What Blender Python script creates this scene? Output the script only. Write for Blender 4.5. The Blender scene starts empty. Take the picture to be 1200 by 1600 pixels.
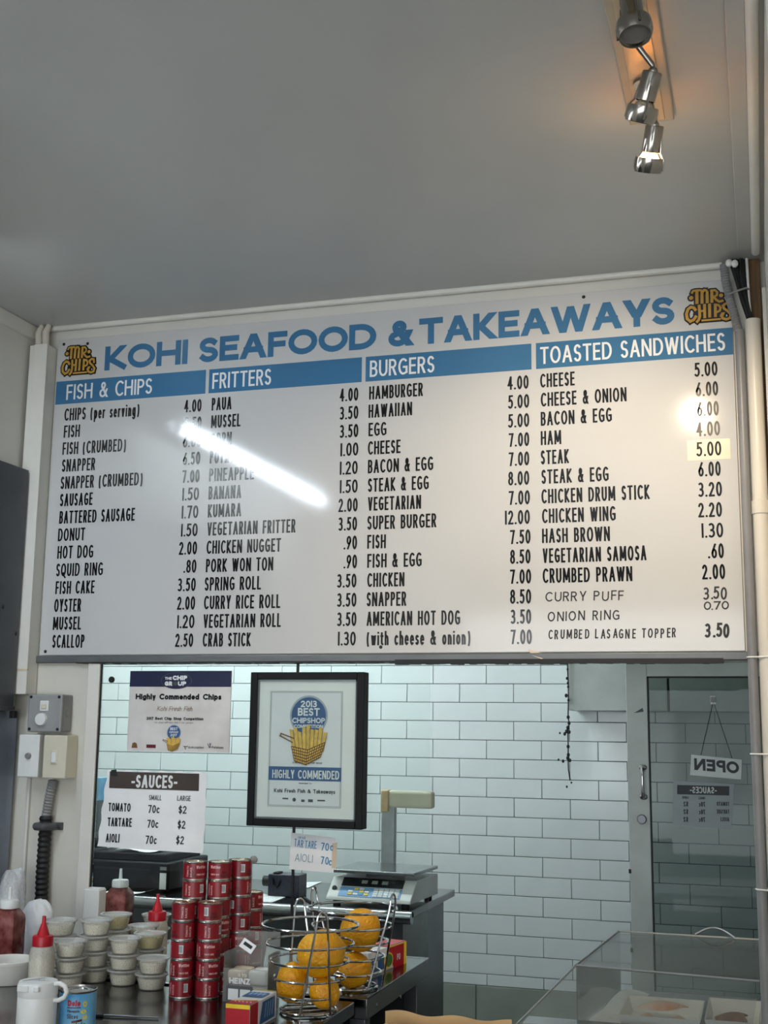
import bpy, bmesh, math, random
from mathutils import Vector, Matrix
random.seed(7)
PI = math.pi
S = bpy.context.scene
COL = S.collection

# ------------------------------------------------------------------ camera
EYE = 1.62
F_PX, PITCH, YAW, ROLL = 1905.0, math.radians(10.03), math.radians(17.18), math.radians(0.71)
cy_, sy_, cp_, sp_ = math.cos(YAW), math.sin(YAW), math.cos(PITCH), math.sin(PITCH)
FWD = Vector((-sy_ * cp_, cy_ * cp_, sp_))
_rt = Vector((cy_, sy_, 0)); _up = _rt.cross(FWD)
RT = math.cos(ROLL) * _rt + math.sin(ROLL) * _up
UP = -math.sin(ROLL) * _rt + math.cos(ROLL) * _up
CAM = Vector((0, 0, EYE))
cd = bpy.data.cameras.new('camera'); co = bpy.data.objects.new('camera', cd); COL.objects.link(co)
m3 = Matrix((RT, UP, -FWD)).transposed()
co.matrix_world = Matrix.Translation(CAM) @ m3.to_4x4()
cd.sensor_fit = 'VERTICAL'; cd.sensor_height = 24.0; cd.lens = 24.0 * F_PX / 1600.0
cd.clip_start = 0.02
S.camera = co

# ------------------------------------------------------------------ view, world
S.view_settings.view_transform = 'Standard'; S.view_settings.look = 'None'
S.view_settings.gamma = 1.0; S.view_settings.use_curve_mapping = False
S.view_settings.exposure = 0.0
W = bpy.data.worlds.new('world'); S.world = W; W.use_nodes = True
W.node_tree.nodes['Background'].inputs[0].default_value = (0.75, 0.85, 1.0, 1)
W.node_tree.nodes['Background'].inputs[1].default_value = 0.22

def area_light(name, loc, rot, sx, sy, power, col):
    l = bpy.data.lights.new(name, 'AREA'); l.shape = 'RECTANGLE'; l.size = sx; l.size_y = sy
    l.energy = power; l.color = col
    o = bpy.data.objects.new(name, l); o.location = loc; o.rotation_euler = rot; COL.objects.link(o); return o
# added fill light, standing in for daylight from an unseen shop front
area_light('added_front_fill', (-0.5, -3.2, 1.5), (math.radians(90), 0, 0), 4.4, 2.3, 130, (0.93, 0.97, 1.0))
TUBE_CUSTOMER, TUBE_KITCHEN, SPOT_W, GLOW_W = 62.0, 150.0, 62.0, 2.0

# ------------------------------------------------------------------ pixel -> point helpers
def ray(px, py):
    return (px - 600) / F_PX * RT - (py - 800) / F_PX * UP + FWD
def onY(px, py, y):
    d = ray(px, py); return CAM + d * ((y - CAM.y) / d.y)
def onZ(px, py, z):
    d = ray(px, py); return CAM + d * ((z - CAM.z) / d.z)
def onX(px, py, x):
    d = ray(px, py); return CAM + d * ((x - CAM.x) / d.x)
def proj(P):
    v = P - CAM; w = v.dot(FWD)
    return 600 + F_PX * v.dot(RT) / w, 800 - F_PX * v.dot(UP) / w
def x_at(px, y, z):                       # world x of image column px along the line (y, z)
    py = 800
    for _ in range(5):
        P = onY(px, py, y); py = proj(Vector((P.x, y, z)))[1]
    return P.x

# ------------------------------------------------------------------ materials
def lin(c):
    def g(v):
        v /= 255.0
        return v / 12.92 if v <= 0.04045 else ((v + 0.055) / 1.055) ** 2.4
    return tuple(g(v) for v in c) + (1.0,)
MATS = {}
def mat(name, rgb, rough=0.5, metal=0.0, var=0.06, scale=12.0, bump=0.0, spec=0.5, coat=0.0, rgb2=None, aniso=None, bscale=None):
    if name in MATS: return MATS[name]
    m = bpy.data.materials.new(name); m.use_nodes = True
    nt = m.node_tree; b = nt.nodes['Principled BSDF']
    b.inputs['Roughness'].default_value = rough; b.inputs['Metallic'].default_value = metal
    b.inputs['Specular IOR Level'].default_value = spec; b.inputs['Coat Weight'].default_value = coat
    tc = nt.nodes.new('ShaderNodeTexCoord'); mp = nt.nodes.new('ShaderNodeMapping')
    if aniso: mp.inputs['Scale'].default_value = aniso
    nt.links.new(tc.outputs['Object'], mp.inputs['Vector'])
    n = nt.nodes.new('ShaderNodeTexNoise'); n.inputs['Scale'].default_value = scale; n.inputs['Detail'].default_value = 4
    nt.links.new(mp.outputs[0], n.inputs['Vector'])
    r = nt.nodes.new('ShaderNodeValToRGB')
    c = lin(rgb)
    if rgb2: c2 = lin(rgb2)
    else: c2 = tuple(min(1, v * (1 + var)) for v in c[:3]) + (1,); c = tuple(v * (1 - var) for v in c[:3]) + (1,)
    r.color_ramp.elements[0].position = 0.35; r.color_ramp.elements[1].position = 0.65
    r.color_ramp.elements[0].color = c; r.color_ramp.elements[1].color = c2
    nt.links.new(n.outputs['Fac'], r.inputs['Fac']); nt.links.new(r.outputs[0], b.inputs['Base Color'])
    if bump:
        bn = nt.nodes.new('ShaderNodeBump'); bn.inputs['Strength'].default_value = bump; bn.inputs['Distance'].default_value = 0.01
        src = n
        if bscale:
            src = nt.nodes.new('ShaderNodeTexNoise'); src.inputs['Scale'].default_value = bscale
            nt.links.new(mp.outputs[0], src.inputs['Vector'])
        nt.links.new(src.outputs['Fac'], bn.inputs['Height']); nt.links.new(bn.outputs[0], b.inputs['Normal'])
    MATS[name] = m; return m
def glass(name, tint, refl=1.0, rough=0.02, haze=None, hazefac=0.0, ior=1.45):
    m = bpy.data.materials.new(name); m.use_nodes = True; nt = m.node_tree
    for n in list(nt.nodes): nt.nodes.remove(n)
    o = nt.nodes.new('ShaderNodeOutputMaterial'); t = nt.nodes.new('ShaderNodeBsdfTransparent'); t.inputs[0].default_value = tint + (1,)
    g = nt.nodes.new('ShaderNodeBsdfGlossy'); g.inputs['Roughness'].default_value = rough
    fr = nt.nodes.new('ShaderNodeFresnel'); fr.inputs['IOR'].default_value = ior
    mu = nt.nodes.new('ShaderNodeMath'); mu.operation = 'MULTIPLY'; mu.inputs[1].default_value = refl; mu.use_clamp = True
    nt.links.new(fr.outputs[0], mu.inputs[0])
    mx = nt.nodes.new('ShaderNodeMixShader'); nt.links.new(mu.outputs[0], mx.inputs[0]); nt.links.new(g.outputs[0], mx.inputs[2])
    src = t
    if haze:
        d = nt.nodes.new('ShaderNodeBsdfDiffuse'); d.inputs[0].default_value = lin(haze)
        tl = nt.nodes.new('ShaderNodeBsdfTranslucent'); tl.inputs[0].default_value = lin(haze)
        md = nt.nodes.new('ShaderNodeMixShader'); md.inputs[0].default_value = 0.35
        nt.links.new(d.outputs[0], md.inputs[1]); nt.links.new(tl.outputs[0], md.inputs[2])
        m2 = nt.nodes.new('ShaderNodeMixShader'); m2.inputs[0].default_value = hazefac
        nz = nt.nodes.new('ShaderNodeTexNoise'); nz.inputs['Scale'].default_value = 25
        mr = nt.nodes.new('ShaderNodeMapRange'); mr.inputs['To Min'].default_value = hazefac * 0.6; mr.inputs['To Max'].default_value = min(1, hazefac * 1.4)
        nt.links.new(nz.outputs['Fac'], mr.inputs['Value']); nt.links.new(mr.outputs[0], m2.inputs[0])
        nt.links.new(t.outputs[0], m2.inputs[1]); nt.links.new(md.outputs[0], m2.inputs[2]); src = m2
    nt.links.new(src.outputs[0], mx.inputs[1]); nt.links.new(mx.outputs[0], o.inputs[0])
    MATS[name] = m; return m
def emit(name, rgb, strength):
    m = bpy.data.materials.new(name); m.use_nodes = True; nt = m.node_tree
    b = nt.nodes['Principled BSDF']; b.inputs['Base Color'].default_value = lin(rgb)
    b.inputs['Emission Color'].default_value = lin(rgb); b.inputs['Emission Strength'].default_value = strength
    MATS[name] = m; return m

M = {}
M['ceil'] = mat('ceiling_paint', (188, 189, 186), 0.32, var=0.02, scale=2.0, bump=0.03, bscale=3.0)
M['wall'] = mat('white_wall_paint', (214, 212, 204), 0.5, var=0.03, scale=4, bump=0.05, bscale=60)
M['trim'] = mat('white_trim_paint', (226, 224, 216), 0.35, var=0.03, scale=8)
M['cream'] = mat('cream_panel', (212, 209, 198), 0.45, var=0.04, scale=6)
M['board'] = mat('sign_board_white', (200, 200, 199), 0.085, var=0.012, scale=3, spec=0.55)
M['blue'] = mat('sign_blue_vinyl', (58, 112, 152), 0.1, var=0.03, scale=5)
M['black'] = mat('black_vinyl', (14, 14, 16), 0.09, var=0.1)
M['paler'] = mat('paler_black_vinyl', (70, 66, 62), 0.45, var=0.2, scale=80)
M['ink'] = mat('black_marker_ink', (26, 24, 26), 0.5, var=0.15, scale=90)
M['white'] = mat('white_print', (232, 234, 234), 0.4, var=0.02)
M['gold'] = mat('logo_gold', (190, 146, 60), 0.4, var=0.12, scale=30)
M['patch'] = mat('yellowed_sticker', (218, 203, 178), 0.35, var=0.04)
M['tile'] = mat('white_wall_tile', (224, 231, 232), 0.12, var=0.02, scale=5, bump=0.02, bscale=9)
M['grout'] = mat('grey_grout', (120, 134, 138), 0.85, var=0.08, scale=30)
M['dado'] = mat('grey_green_skirting', (142, 150, 140), 0.5, var=0.07, scale=7)
M['floor'] = mat('grey_floor_vinyl', (95, 96, 94), 0.5, var=0.1, scale=10)
M['steel'] = mat('brushed_steel', (150, 152, 154), 0.22, 1.0, var=0.06, scale=30, aniso=(1, 14, 14))
M['steel_top'] = mat('worn_steel_top', (112, 112, 112), 0.16, 1.0, var=0.14, scale=9)
M['steel_dark'] = mat('dark_steel_sheet', (98, 101, 104), 0.35, 0.85, var=0.1, scale=8)
M['hood'] = mat('dark_hood_steel', (84, 88, 91), 0.38, 0.6, var=0.12, scale=6)
M['splash'] = mat('blue_grey_splash_steel', (134, 143, 158), 0.33, 0.6, var=0.08, scale=5)
M['chrome'] = mat('polished_chrome', (205, 205, 205), 0.1, 1.0, var=0.04)
M['nickel'] = mat('satin_nickel', (160, 155, 148), 0.17, 1.0, var=0.05)
M['alu'] = mat('grey_aluminium', (142, 146, 148), 0.32, 0.5, var=0.05)
M['rail'] = mat('dark_grey_rail', (104, 107, 108), 0.4, 0.4, var=0.06)
M['film'] = mat('white_bag_film', (236, 238, 240), 0.3, var=0.03, scale=20, bump=0.5, bscale=22)
M['rubber'] = mat('black_rubber', (20, 21, 23), 0.6, var=0.15)
M['grey_pl'] = mat('grey_plastic', (136, 137, 136), 0.45, var=0.05)
M['conduit'] = mat('grey_conduit_plastic', (126, 126, 128), 0.38, var=0.05)
M['pipe'] = mat('white_pipe_plastic', (214, 208, 196), 0.35, var=0.04, scale=5)
M['ivory'] = mat('ivory_plastic', (218, 212, 192), 0.35, var=0.03)
M['whitepl'] = mat('white_plastic', (232, 233, 230), 0.35, var=0.03)
M['wood'] = mat('brown_timber', (112, 84, 52), 0.6, var=0.22, scale=18, aniso=(6, 6, 0.6))
M['palewood'] = mat('pale_wood_block', (204, 178, 134), 0.6, var=0.12, scale=25)
M['paper'] = mat('white_paper', (244, 245, 246), 0.6, var=0.025, scale=14, bump=0.25, bscale=16)
M['card'] = mat('photo_card', (226, 224, 221), 0.3, var=0.06, scale=9, rgb2=(208, 203, 199))
M['mount'] = mat('white_mount_board', (240, 240, 238), 0.55, var=0.02)
M['sheet'] = mat('certificate_sheet', (232, 233, 235), 0.45, var=0.02)
M['navy'] = mat('navy_print', (22, 28, 62), 0.35, var=0.1)
M['bluep'] = mat('blue_print', (44, 88, 140), 0.4, var=0.08, scale=40)
M['brownp'] = mat('dark_brown_print', (62, 52, 46), 0.5, var=0.08)
M['greyp'] = mat('grey_print', (70, 72, 76), 0.5, var=0.1)
M['chip'] = mat('chip_yellow_print', (226, 186, 84), 0.5, var=0.14, scale=60)
M['bask'] = mat('brown_basket_print', (120, 84, 40), 0.5, var=0.2, scale=80)
M['script'] = mat('bronze_script_ink', (128, 100, 66), 0.5, var=0.1)
M['frame'] = mat('black_frame', (9, 9, 10), 0.5, var=0.1, spec=0.25)
M['bluemk'] = mat('blue_marker_ink', (40, 130, 176), 0.5, var=0.15, scale=70)
M['tape'] = mat('beige_tape', (214, 196, 170), 0.4, var=0.05)
M['red'] = mat('red_can_label', (134, 18, 30), 0.3, var=0.1, scale=40)
M['darkred'] = mat('dark_red_print', (94, 14, 22), 0.35, var=0.15, scale=60)
M['tin'] = mat('gold_lacquer_tin', (214, 186, 132), 0.25, 1.0, var=0.06)
M['tinside'] = mat('silver_tin', (196, 192, 186), 0.25, 1.0, var=0.05)
M['pinkp'] = mat('pale_pink_print', (232, 178, 176), 0.4, var=0.05)
M['sauce'] = mat('tartare_sauce', (248, 245, 230), 0.4, var=0.04, scale=40)
M['sauce2'] = mat('pale_yellow_aioli', (212, 202, 140), 0.4, var=0.05, scale=40)
M['ketchup'] = mat('streaky_tomato_sauce', (92, 22, 22), 0.25, scale=26, rgb2=(150, 92, 84), spec=0.6)
M['redcap'] = mat('red_cap_plastic', (178, 16, 34), 0.35, var=0.06)
M['lemon'] = mat('lemon_rind', (234, 174, 16), 0.42, scale=14, rgb2=(224, 150, 8), bump=0.5, bscale=130)
M['lemontip'] = mat('brown_stem_scar', (120, 84, 36), 0.7, var=0.2)
M['doleblue'] = mat('sky_blue_label', (60, 150, 206), 0.3, scale=7, rgb2=(140, 196, 220))
M['yellow'] = mat('yellow_print', (238, 204, 40), 0.4, var=0.06)
M['green'] = mat('leaf_green_print', (66, 112, 50), 0.5, var=0.2)
M['kraft'] = mat('kraft_paper', (196, 162, 114), 0.65, var=0.06, scale=14, bump=0.1, bscale=30)
M['navybox'] = mat('navy_plastic', (20, 24, 48), 0.35, var=0.1)
M['blackpl'] = mat('black_plastic', (12, 13, 15), 0.6, var=0.12, spec=0.3)
M['screen'] = mat('dark_display', (30, 36, 38), 0.12, var=0.1)
M['lcd'] = mat('grey_lcd', (150, 160, 150), 0.2, var=0.04)
M['fish'] = mat('pale_fish_flesh', (226, 196, 178), 0.35, scale=12, rgb2=(222, 160, 128), bump=0.2, bscale=40)
M['darkfish'] = mat('brown_battered_fish', (150, 112, 90), 0.5, var=0.2, scale=20, bump=0.4, bscale=40)
M['brownsach'] = mat('dark_brown_sachet', (54, 40, 36), 0.4, var=0.2)
M['doorp'] = mat('worn_white_door_paint', (196, 204, 200), 0.45, scale=7, rgb2=(184, 192, 188), bump=0.06, bscale=40)
M['glass'] = glass('clear_screen_glass', (0.95, 0.98, 0.97), 0.55)
M['doorglass'] = glass('tinted_door_glass', (0.56, 0.605, 0.585), 0.35)
M['cabglass'] = glass('display_case_glass', (0.86, 0.89, 0.88), 0.8, 0.03, (196, 202, 200), 0.16, ior=1.5)  # grey haze in the colour stands in for reflections on the panes
M['clear'] = glass('clear_thin_plastic', (0.93, 0.94, 0.93), 0.9, 0.12, (235, 236, 232), 0.18)
M['lidpl'] = glass('cloudy_lid_plastic', (0.95, 0.95, 0.94), 0.9, 0.15, (248, 248, 246), 0.58)
M['tubpl'] = glass('cloudy_tub_plastic', (0.96, 0.95, 0.92), 0.8, 0.2, (250, 248, 240), 0.24)
M['bottlepl'] = glass('milky_bottle_plastic', (0.95, 0.94, 0.9), 0.8, 0.25, (246, 242, 230), 0.7)
M['bag'] = glass('white_thin_bag_plastic', (0.96, 0.96, 0.96), 0.8, 0.2, (242, 244, 246), 0.8)
M['tube'] = emit('fluorescent_tube', (232, 244, 255), TUBE_CUSTOMER)
M['tubek'] = emit('kitchen_fluorescent_tube', (234, 246, 250), TUBE_KITCHEN)
M['bulb'] = emit('warm_bulb', (255, 200, 130), 22)
M['bulboff'] = mat('unlit_lamp_glass', (120, 116, 110), 0.25, var=0.1)
M['openp'] = mat('pale_see_through_card', (214, 222, 220), 0.5, var=0.03)
M['openink'] = mat('show_through_ink', (24, 34, 40), 0.5, var=0.1)

# ------------------------------------------------------------------ mesh builder
class MB:
    def __init__(s): s.v = []; s.f = []
    def add(s, vs, fs):
        o = len(s.v); s.v += [Vector(p) for p in vs]; s.f += [tuple(i + o for i in f) for f in fs]; return s
    def box(s, x0, x1, y0, y1, z0, z1):
        return s.add([(x0,y0,z0),(x1,y0,z0),(x1,y1,z0),(x0,y1,z0),(x0,y0,z1),(x1,y0,z1),(x1,y1,z1),(x0,y1,z1)],
                     [(3,2,1,0),(4,5,6,7),(0,1,5,4),(1,2,6,5),(2,3,7,6),(3,0,4,7)])
    def hexa(s, a, b):                       # two quads of points
        return s.add(list(a) + list(b), [(3,2,1,0),(4,5,6,7),(0,1,5,4),(1,2,6,5),(2,3,7,6),(3,0,4,7)])
    def prism(s, pts, d):                    # polygon of 3D points swept by vector d
        d = Vector(d); n = len(pts); p = [Vector(q) for q in pts]
        return s.add(p + [q + d for q in p], [tuple(range(n))[::-1], tuple(range(n, 2*n))] + [(i, (i+1) % n, n + (i+1) % n, n + i) for i in range(n)])
    def lathe(s, prof, c=(0,0,0), n=24, sx=1, sy=1, a0=0, a1=2*PI, sq=0.0):
        full = abs(a1 - a0 - 2*PI) < 1e-6; k = n if full else n + 1; c = Vector(c); vs = []; fs = []
        for r, z in prof:
            for i in range(k):
                a = a0 + (a1 - a0) * i / n
                ca, sa = math.cos(a), math.sin(a)
                if sq:                       # rounded-square section
                    q = 1 / max(abs(ca), abs(sa)); q = 1 + (q - 1) * sq; ca *= q; sa *= q
                vs.append(c + Vector((r * ca * sx, r * sa * sy, z)))
        for j in range(len(prof) - 1):
            for i in range(n):
                i2 = (i + 1) % k
                fs.append((j*k + i, j*k + i2, (j+1)*k + i2, (j+1)*k + i))
        return s.add(vs, fs)
    def cyl(s, p0, p1, r0, r1=None, n=16, caps=True):
        return s.sweep([p0, p1], [r0, r0 if r1 is None else r1], n, caps=caps)
    def sweep(s, pts, r, n=8, closed=False, caps=True):
        P = [Vector(p) for p in pts]; m = len(P)
        R = r if isinstance(r, (list, tuple)) else [r] * m
        vs = []; fs = []; prev = None
        for i in range(m):
            if closed: t = (P[(i+1) % m] - P[i-1]).normalized()
            else: t = (P[min(i+1, m-1)] - P[max(i-1, 0)]).normalized()
            if prev is None:
                u = t.orthogonal().normalized()
            else:
                u = (prev - t * prev.dot(t)).normalized()
            prev = u; w = t.cross(u)
            for k in range(n):
                a = 2*PI*k/n; vs.append(P[i] + (u*math.cos(a) + w*math.sin(a)) * R[i])
        for i in range(m if closed else m - 1):
            j = (i + 1) % m
            for k in range(n):
                k2 = (k+1) % n; fs.append((i*n+k, i*n+k2, j*n+k2, j*n+k))
        if caps and not closed:
            fs.append(tuple(range(n))[::-1]); fs.append(tuple((m-1)*n + k for k in range(n)))
        return s.add(vs, fs)
    def grid(s, fn, nu, nv):
        vs = [fn(i/nu, j/nv) for j in range(nv+1) for i in range(nu+1)]; w = nu + 1
        return s.add(vs, [(j*w+i, j*w+i+1, (j+1)*w+i+1, (j+1)*w+i) for j in range(nv) for i in range(nu)])
    def ball(s, c, rx, ry=None, rz=None, n=16, m=10):
        ry = rx if ry is None else ry; rz = rx if rz is None else rz; c = Vector(c)
        vs = [c + Vector((0,0,-rz))]; fs = []
        for j in range(1, m):
            a = -PI/2 + PI*j/m
            for i in range(n):
                b = 2*PI*i/n; vs.append(c + Vector((rx*math.cos(a)*math.cos(b), ry*math.cos(a)*math.sin(b), rz*math.sin(a))))
        vs.append(c + Vector((0,0,rz))); L = len(vs) - 1
        for i in range(n):
            fs.append((0, 1+(i+1) % n, 1+i)); fs.append((L, L-n+i, L-n+(i+1) % n))
        for j in range(m-2):
            for i in range(n):
                a = 1+j*n+i; b = 1+j*n+(i+1) % n; fs.append((a, b, b+n, a+n))
        return s.add(vs, fs)
    def mesh(s, name, material, off=Vector((0,0,0)), bevel=0, seg=2, smooth=True, angle=40):
        me = bpy.data.meshes.new(name); me.from_pydata([p - off for p in s.v], [], s.f)
        bm = bmesh.new(); bm.from_mesh(me)
        if bevel:
            res = bmesh.ops.bevel(bm, geom=bm.edges[:], offset=bevel, segments=seg, affect='EDGES', profile=0.6)
            for f in res['faces']: f.smooth = smooth
        bmesh.ops.recalc_face_normals(bm, faces=bm.faces[:]); bm.to_mesh(me); bm.free()
        if smooth and not bevel:
            me.shade_smooth(); me.set_sharp_from_angle(angle=math.radians(angle))
        me.materials.append(M[material] if isinstance(material, str) else material); return me
    def build(s, name, material, parent=None, local=False, **k):
        off = Vector((0,0,0))
        if parent is not None and not local:
            p = parent
            while p is not None: off += p.location; p = p.parent
        o = bpy.data.objects.new(name, s.mesh(name, material, off, **k)); COL.objects.link(o); o.parent = parent
        return o
def tag(o, label=None, cat=None, group=None, kind=None):
    if label: o['label'] = label
    if cat: o['category'] = cat
    if group: o['group'] = group
    if kind: o['kind'] = kind
    return o
def struct(o, label=None):
    o['kind'] = 'structure'
    if label: o['label'] = label
    return o
def thing(name, loc, label, cat, group=None, rz=0):
    o = bpy.data.objects.new(name, None); COL.objects.link(o); o.location = loc; o.rotation_euler = (0, 0, rz)
    o.empty_display_size = 0.05
    return tag(o, label, cat, group)
def copy_tree(o, parent=None):
    c = o.copy(); COL.objects.link(c); c.parent = parent
    for ch in list(o.children): copy_tree(ch, c)
    return c
def BOX(name, m, x0, x1, y0, y1, z0, z1, parent=None, bevel=0, **k):
    return MB().box(x0, x1, y0, y1, z0, z1).build(name, m, parent, bevel=bevel, **k)

# ------------------------------------------------------------------ stroke lettering
def arc(cx, cy, rx, ry, a0, a1, n=9):
    return [(cx + rx*math.cos(math.radians(a0+(a1-a0)*i/n)), cy + ry*math.sin(math.radians(a0+(a1-a0)*i/n))) for i in range(n+1)]
def full(cx, cy, rx, ry): return arc(cx, cy, rx, ry, 90, 450, 20)
X = 0.66
GL = {
 'A': (.82, [[(0,0),(.5,1),(1,0)],[(.17,.32),(.83,.32)]]),
 'B': (.62, [[(0,.52),(0,1)]+arc(.5,.76,.42,.24,90,-90)+[(0,.52)], [(0,.52),(.5,.52)]+arc(.52,.26,.48,.26,90,-90)+[(0,0),(0,.52)]]),
 'C': (.74, [arc(.6,.5,.6,.5,50,310,16)]),
 'D': (.78, [[(0,0),(0,1),(.4,1)]+arc(.4,.5,.6,.5,90,-90,12)+[(0,0)]]),
 'E': (.54, [[(1,1),(0,1),(0,0),(1,0)],[(0,.52),(.88,.52)]]),
 'F': (.52, [[(1,1),(0,1),(0,0)],[(0,.5),(.88,.5)]]),
 'G': (.78, [arc(.55,.5,.55,.5,52,270,14)+[(.75,.03),(1,.1),(1,.46),(.62,.46)]]),
 'H': (.74, [[(0,0),(0,1)],[(1,0),(1,1)],[(0,.52),(1,.52)]]),
 'I': (.02, [[(.5,0),(.5,1)]]),
 'J': (.4, [[(1,1),(1,.25)]+arc(.5,.25,.5,.25,0,-150,7)]),
 'K': (.66, [[(0,0),(0,1)],[(.95,1),(.08,.5),(1,0)]]),
 'L': (.5, [[(0,1),(0,0),(1,0)]]),
 'M': (1.06, [[(0,0),(.03,1)],[(.03,1),(.5,.18)],[(.5,.18),(.97,1)],[(.97,1),(1,0)]]),
 'N': (.78, [[(0,0),(0,1),(1,0),(1,1)]]),
 'O': (.88, [full(.5,.5,.5,.5)]),
 'P': (.58, [[(0,0),(0,1),(.5,1)]+arc(.5,.74,.5,.26,90,-90)+[(0,.48)]]),
 'Q': (.88, [full(.5,.5,.5,.5),[(.5,.22),(.75,-.05),(1,-.18)]]),
 'R': (.64, [[(0,0),(0,1),(.5,1)]+arc(.5,.75,.42,.25,90,-90)+[(0,.5)],[(.42,.5),(1,0)]]),
 'S': (.56, [arc(.5,.75,.46,.25,35,270,12)+arc(.5,.25,.48,.25,90,-150,12)[1:]]),
 'T': (.68, [[(0,1),(1,1)],[(.5,0),(.5,1)]]),
 'U': (.7, [[(0,1),(0,.35)]+arc(.5,.35,.5,.35,180,360,12)+[(1,1)]]),
 'V': (.74, [[(0,1),(.5,0),(1,1)]]),
 'W': (1.2, [[(0,1),(.26,0),(.5,.96),(.74,0),(1,1)]]),
 'X': (.7, [[(0,1),(1,0)],[(0,0),(1,1)]]),
 'Y': (.7, [[(0,1),(.5,.45),(1,1)],[(.5,.45),(.5,0)]]),
 'Z': (.6, [[(0,1),(1,1),(0,0),(1,0)]]),
 '0': (.5, [full(.5,.5,.5,.5)]),
 '1': (.02, [[(.5,0),(.5,1)]]),
 '2': (.5, [arc(.46,.72,.46,.28,160,-20,9)+[(0,0),(1,0)]]),
 '3': (.46, [arc(.4,.75,.5,.25,130,-90,9)+arc(.4,.26,.58,.26,90,-130,9)]),
 '4': (.52, [[(.7,0),(.7,1),(0,.3),(1,.3)]]),
 '5': (.46, [[(.95,1),(.2,1),(.12,.58)]+arc(.4,.33,.58,.33,100,-135,10)]),
 '6': (.5, [[(.8,1),(.3,.62),(.04,.36)]+arc(.5,.3,.5,.3,170,530,16)]),
 '7': (.48, [[(0,1),(1,1),(.3,0)]]),
 '8': (.5, [full(.5,.76,.42,.24), full(.5,.26,.5,.26)]),
 '9': (.5, [[(.2,0),(.7,.38),(.96,.64)]+arc(.5,.7,.5,.3,-10,350,16)]),
 '&': (.80, [[(1,0),(.26,.66)], [(.24,.68)]+arc(.42,.82,.22,.18,200,-30,9)+[(.5,.6)], [(.5,.6),(.2,.45)]+arc(.36,.25,.36,.25,140,320,9), [(.62,.1),(.95,.5)]]),
 '.': (.02, [[(.5,0),(.5,.02)]]), ',': (.02, [[(.5,.02),(.2,-.14)]]), "'": (.02, [[(.5,.8),(.5,1)]]),
 '-': (.3, [[(0,.42),(1,.42)]]), '(': (.30, [arc(1.1,.4,1.1,.68,130,230,8)]), ')': (.30, [arc(-.1,.4,1.1,.68,50,-50,8)]),
 '$': (.5, [arc(.5,.72,.46,.22,35,270,10)+arc(.5,.28,.48,.22,90,-150,10)[1:],[(.5,-.1),(.5,1.1)]]),
 '/': (.4, [[(0,0),(1,1)]]), '!': (.02, [[(.5,.3),(.5,1)],[(.5,0),(.5,.04)]]),
 'a': (.44, [[(1,0),(1,X)], full(.46,X/2,.48,X/2)]),
 'b': (.46, [[(0,0),(0,1)], full(.54,X/2,.48,X/2)]),
 'c': (.42, [arc(.55,X/2,.55,X/2,50,310,12)]),
 'd': (.46, [[(1,0),(1,1)], full(.46,X/2,.48,X/2)]),
 'e': (.46, [[(.04,X*.5),(.98,X*.5)]+arc(.5,X/2,.5,X/2,8,310,14)]),
 'f': (.28, [[(.4,0),(.4,.8)]+arc(.95,.8,.55,.2,180,80,6),[(0,X),(.95,X)]]),
 'g': (.46, [[(1,X),(1,-.1)]+arc(.5,-.1,.5,.2,0,-150,8), full(.46,X/2,.48,X/2)]),
 'h': (.42, [[(0,0),(0,1)],[(0,.4)]+arc(.5,.4,.5,.26,180,0,8)+[(1,0)]]),
 'i': (.02, [[(.5,0),(.5,X)],[(.5,.9),(.5,.97)]]), 'j': (.2, [[(1,X),(1,-.1),(.2,-.28)],[(1,.9),(1,.97)]]),
 'k': (.42, [[(0,0),(0,1)],[(.9,X),(.08,.34),(1,0)]]), 'l': (.02, [[(.5,0),(.5,1)]]),
 'm': (.72, [[(0,0),(0,X)],[(0,.44)]+arc(.25,.44,.25,.22,180,0,7)+[(.5,0)],[(.5,.44)]+arc(.75,.44,.25,.22,180,0,7)+[(1,0)]]),
 'n': (.42, [[(0,0),(0,X)],[(0,.4)]+arc(.5,.4,.5,.26,180,0,8)+[(1,0)]]),
 'o': (.48, [full(.5,X/2,.5,X/2)]), 'p': (.46, [[(0,-.3),(0,X)], full(.54,X/2,.48,X/2)]),
 'q': (.46, [[(1,-.3),(1,X)], full(.46,X/2,.48,X/2)]),
 'r': (.26, [[(0,0),(0,X)],[(0,.36)]+arc(.9,.36,.9,.3,180,80,6)]),
 's': (.36, [arc(.5,X*.75,.46,X*.25,35,270,9)+arc(.5,X*.25,.48,X*.25,90,-150,9)[1:]]),
 't': (.28, [[(.4,.9),(.4,.18)]+arc(.95,.18,.55,.18,180,280,5),[(0,X),(.95,X)]]),
 'u': (.42, [[(0,X),(0,.28)]+arc(.5,.28,.5,.28,180,360,8),[(1,0),(1,X)]]),
 'v': (.42, [[(0,X),(.5,0),(1,X)]]), 'w': (.66, [[(0,X),(.25,0),(.5,X*.95),(.75,0),(1,X)]]),
 'x': (.42, [[(0,X),(1,0)],[(0,0),(1,X)]]), 'y': (.42, [[(0,X),(.52,0)],[(1,X),(.35,-.3)]]), 'z': (.38, [[(0,X),(1,X),(0,0),(1,0)]]),
 ' ': (.34, []),
}
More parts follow.
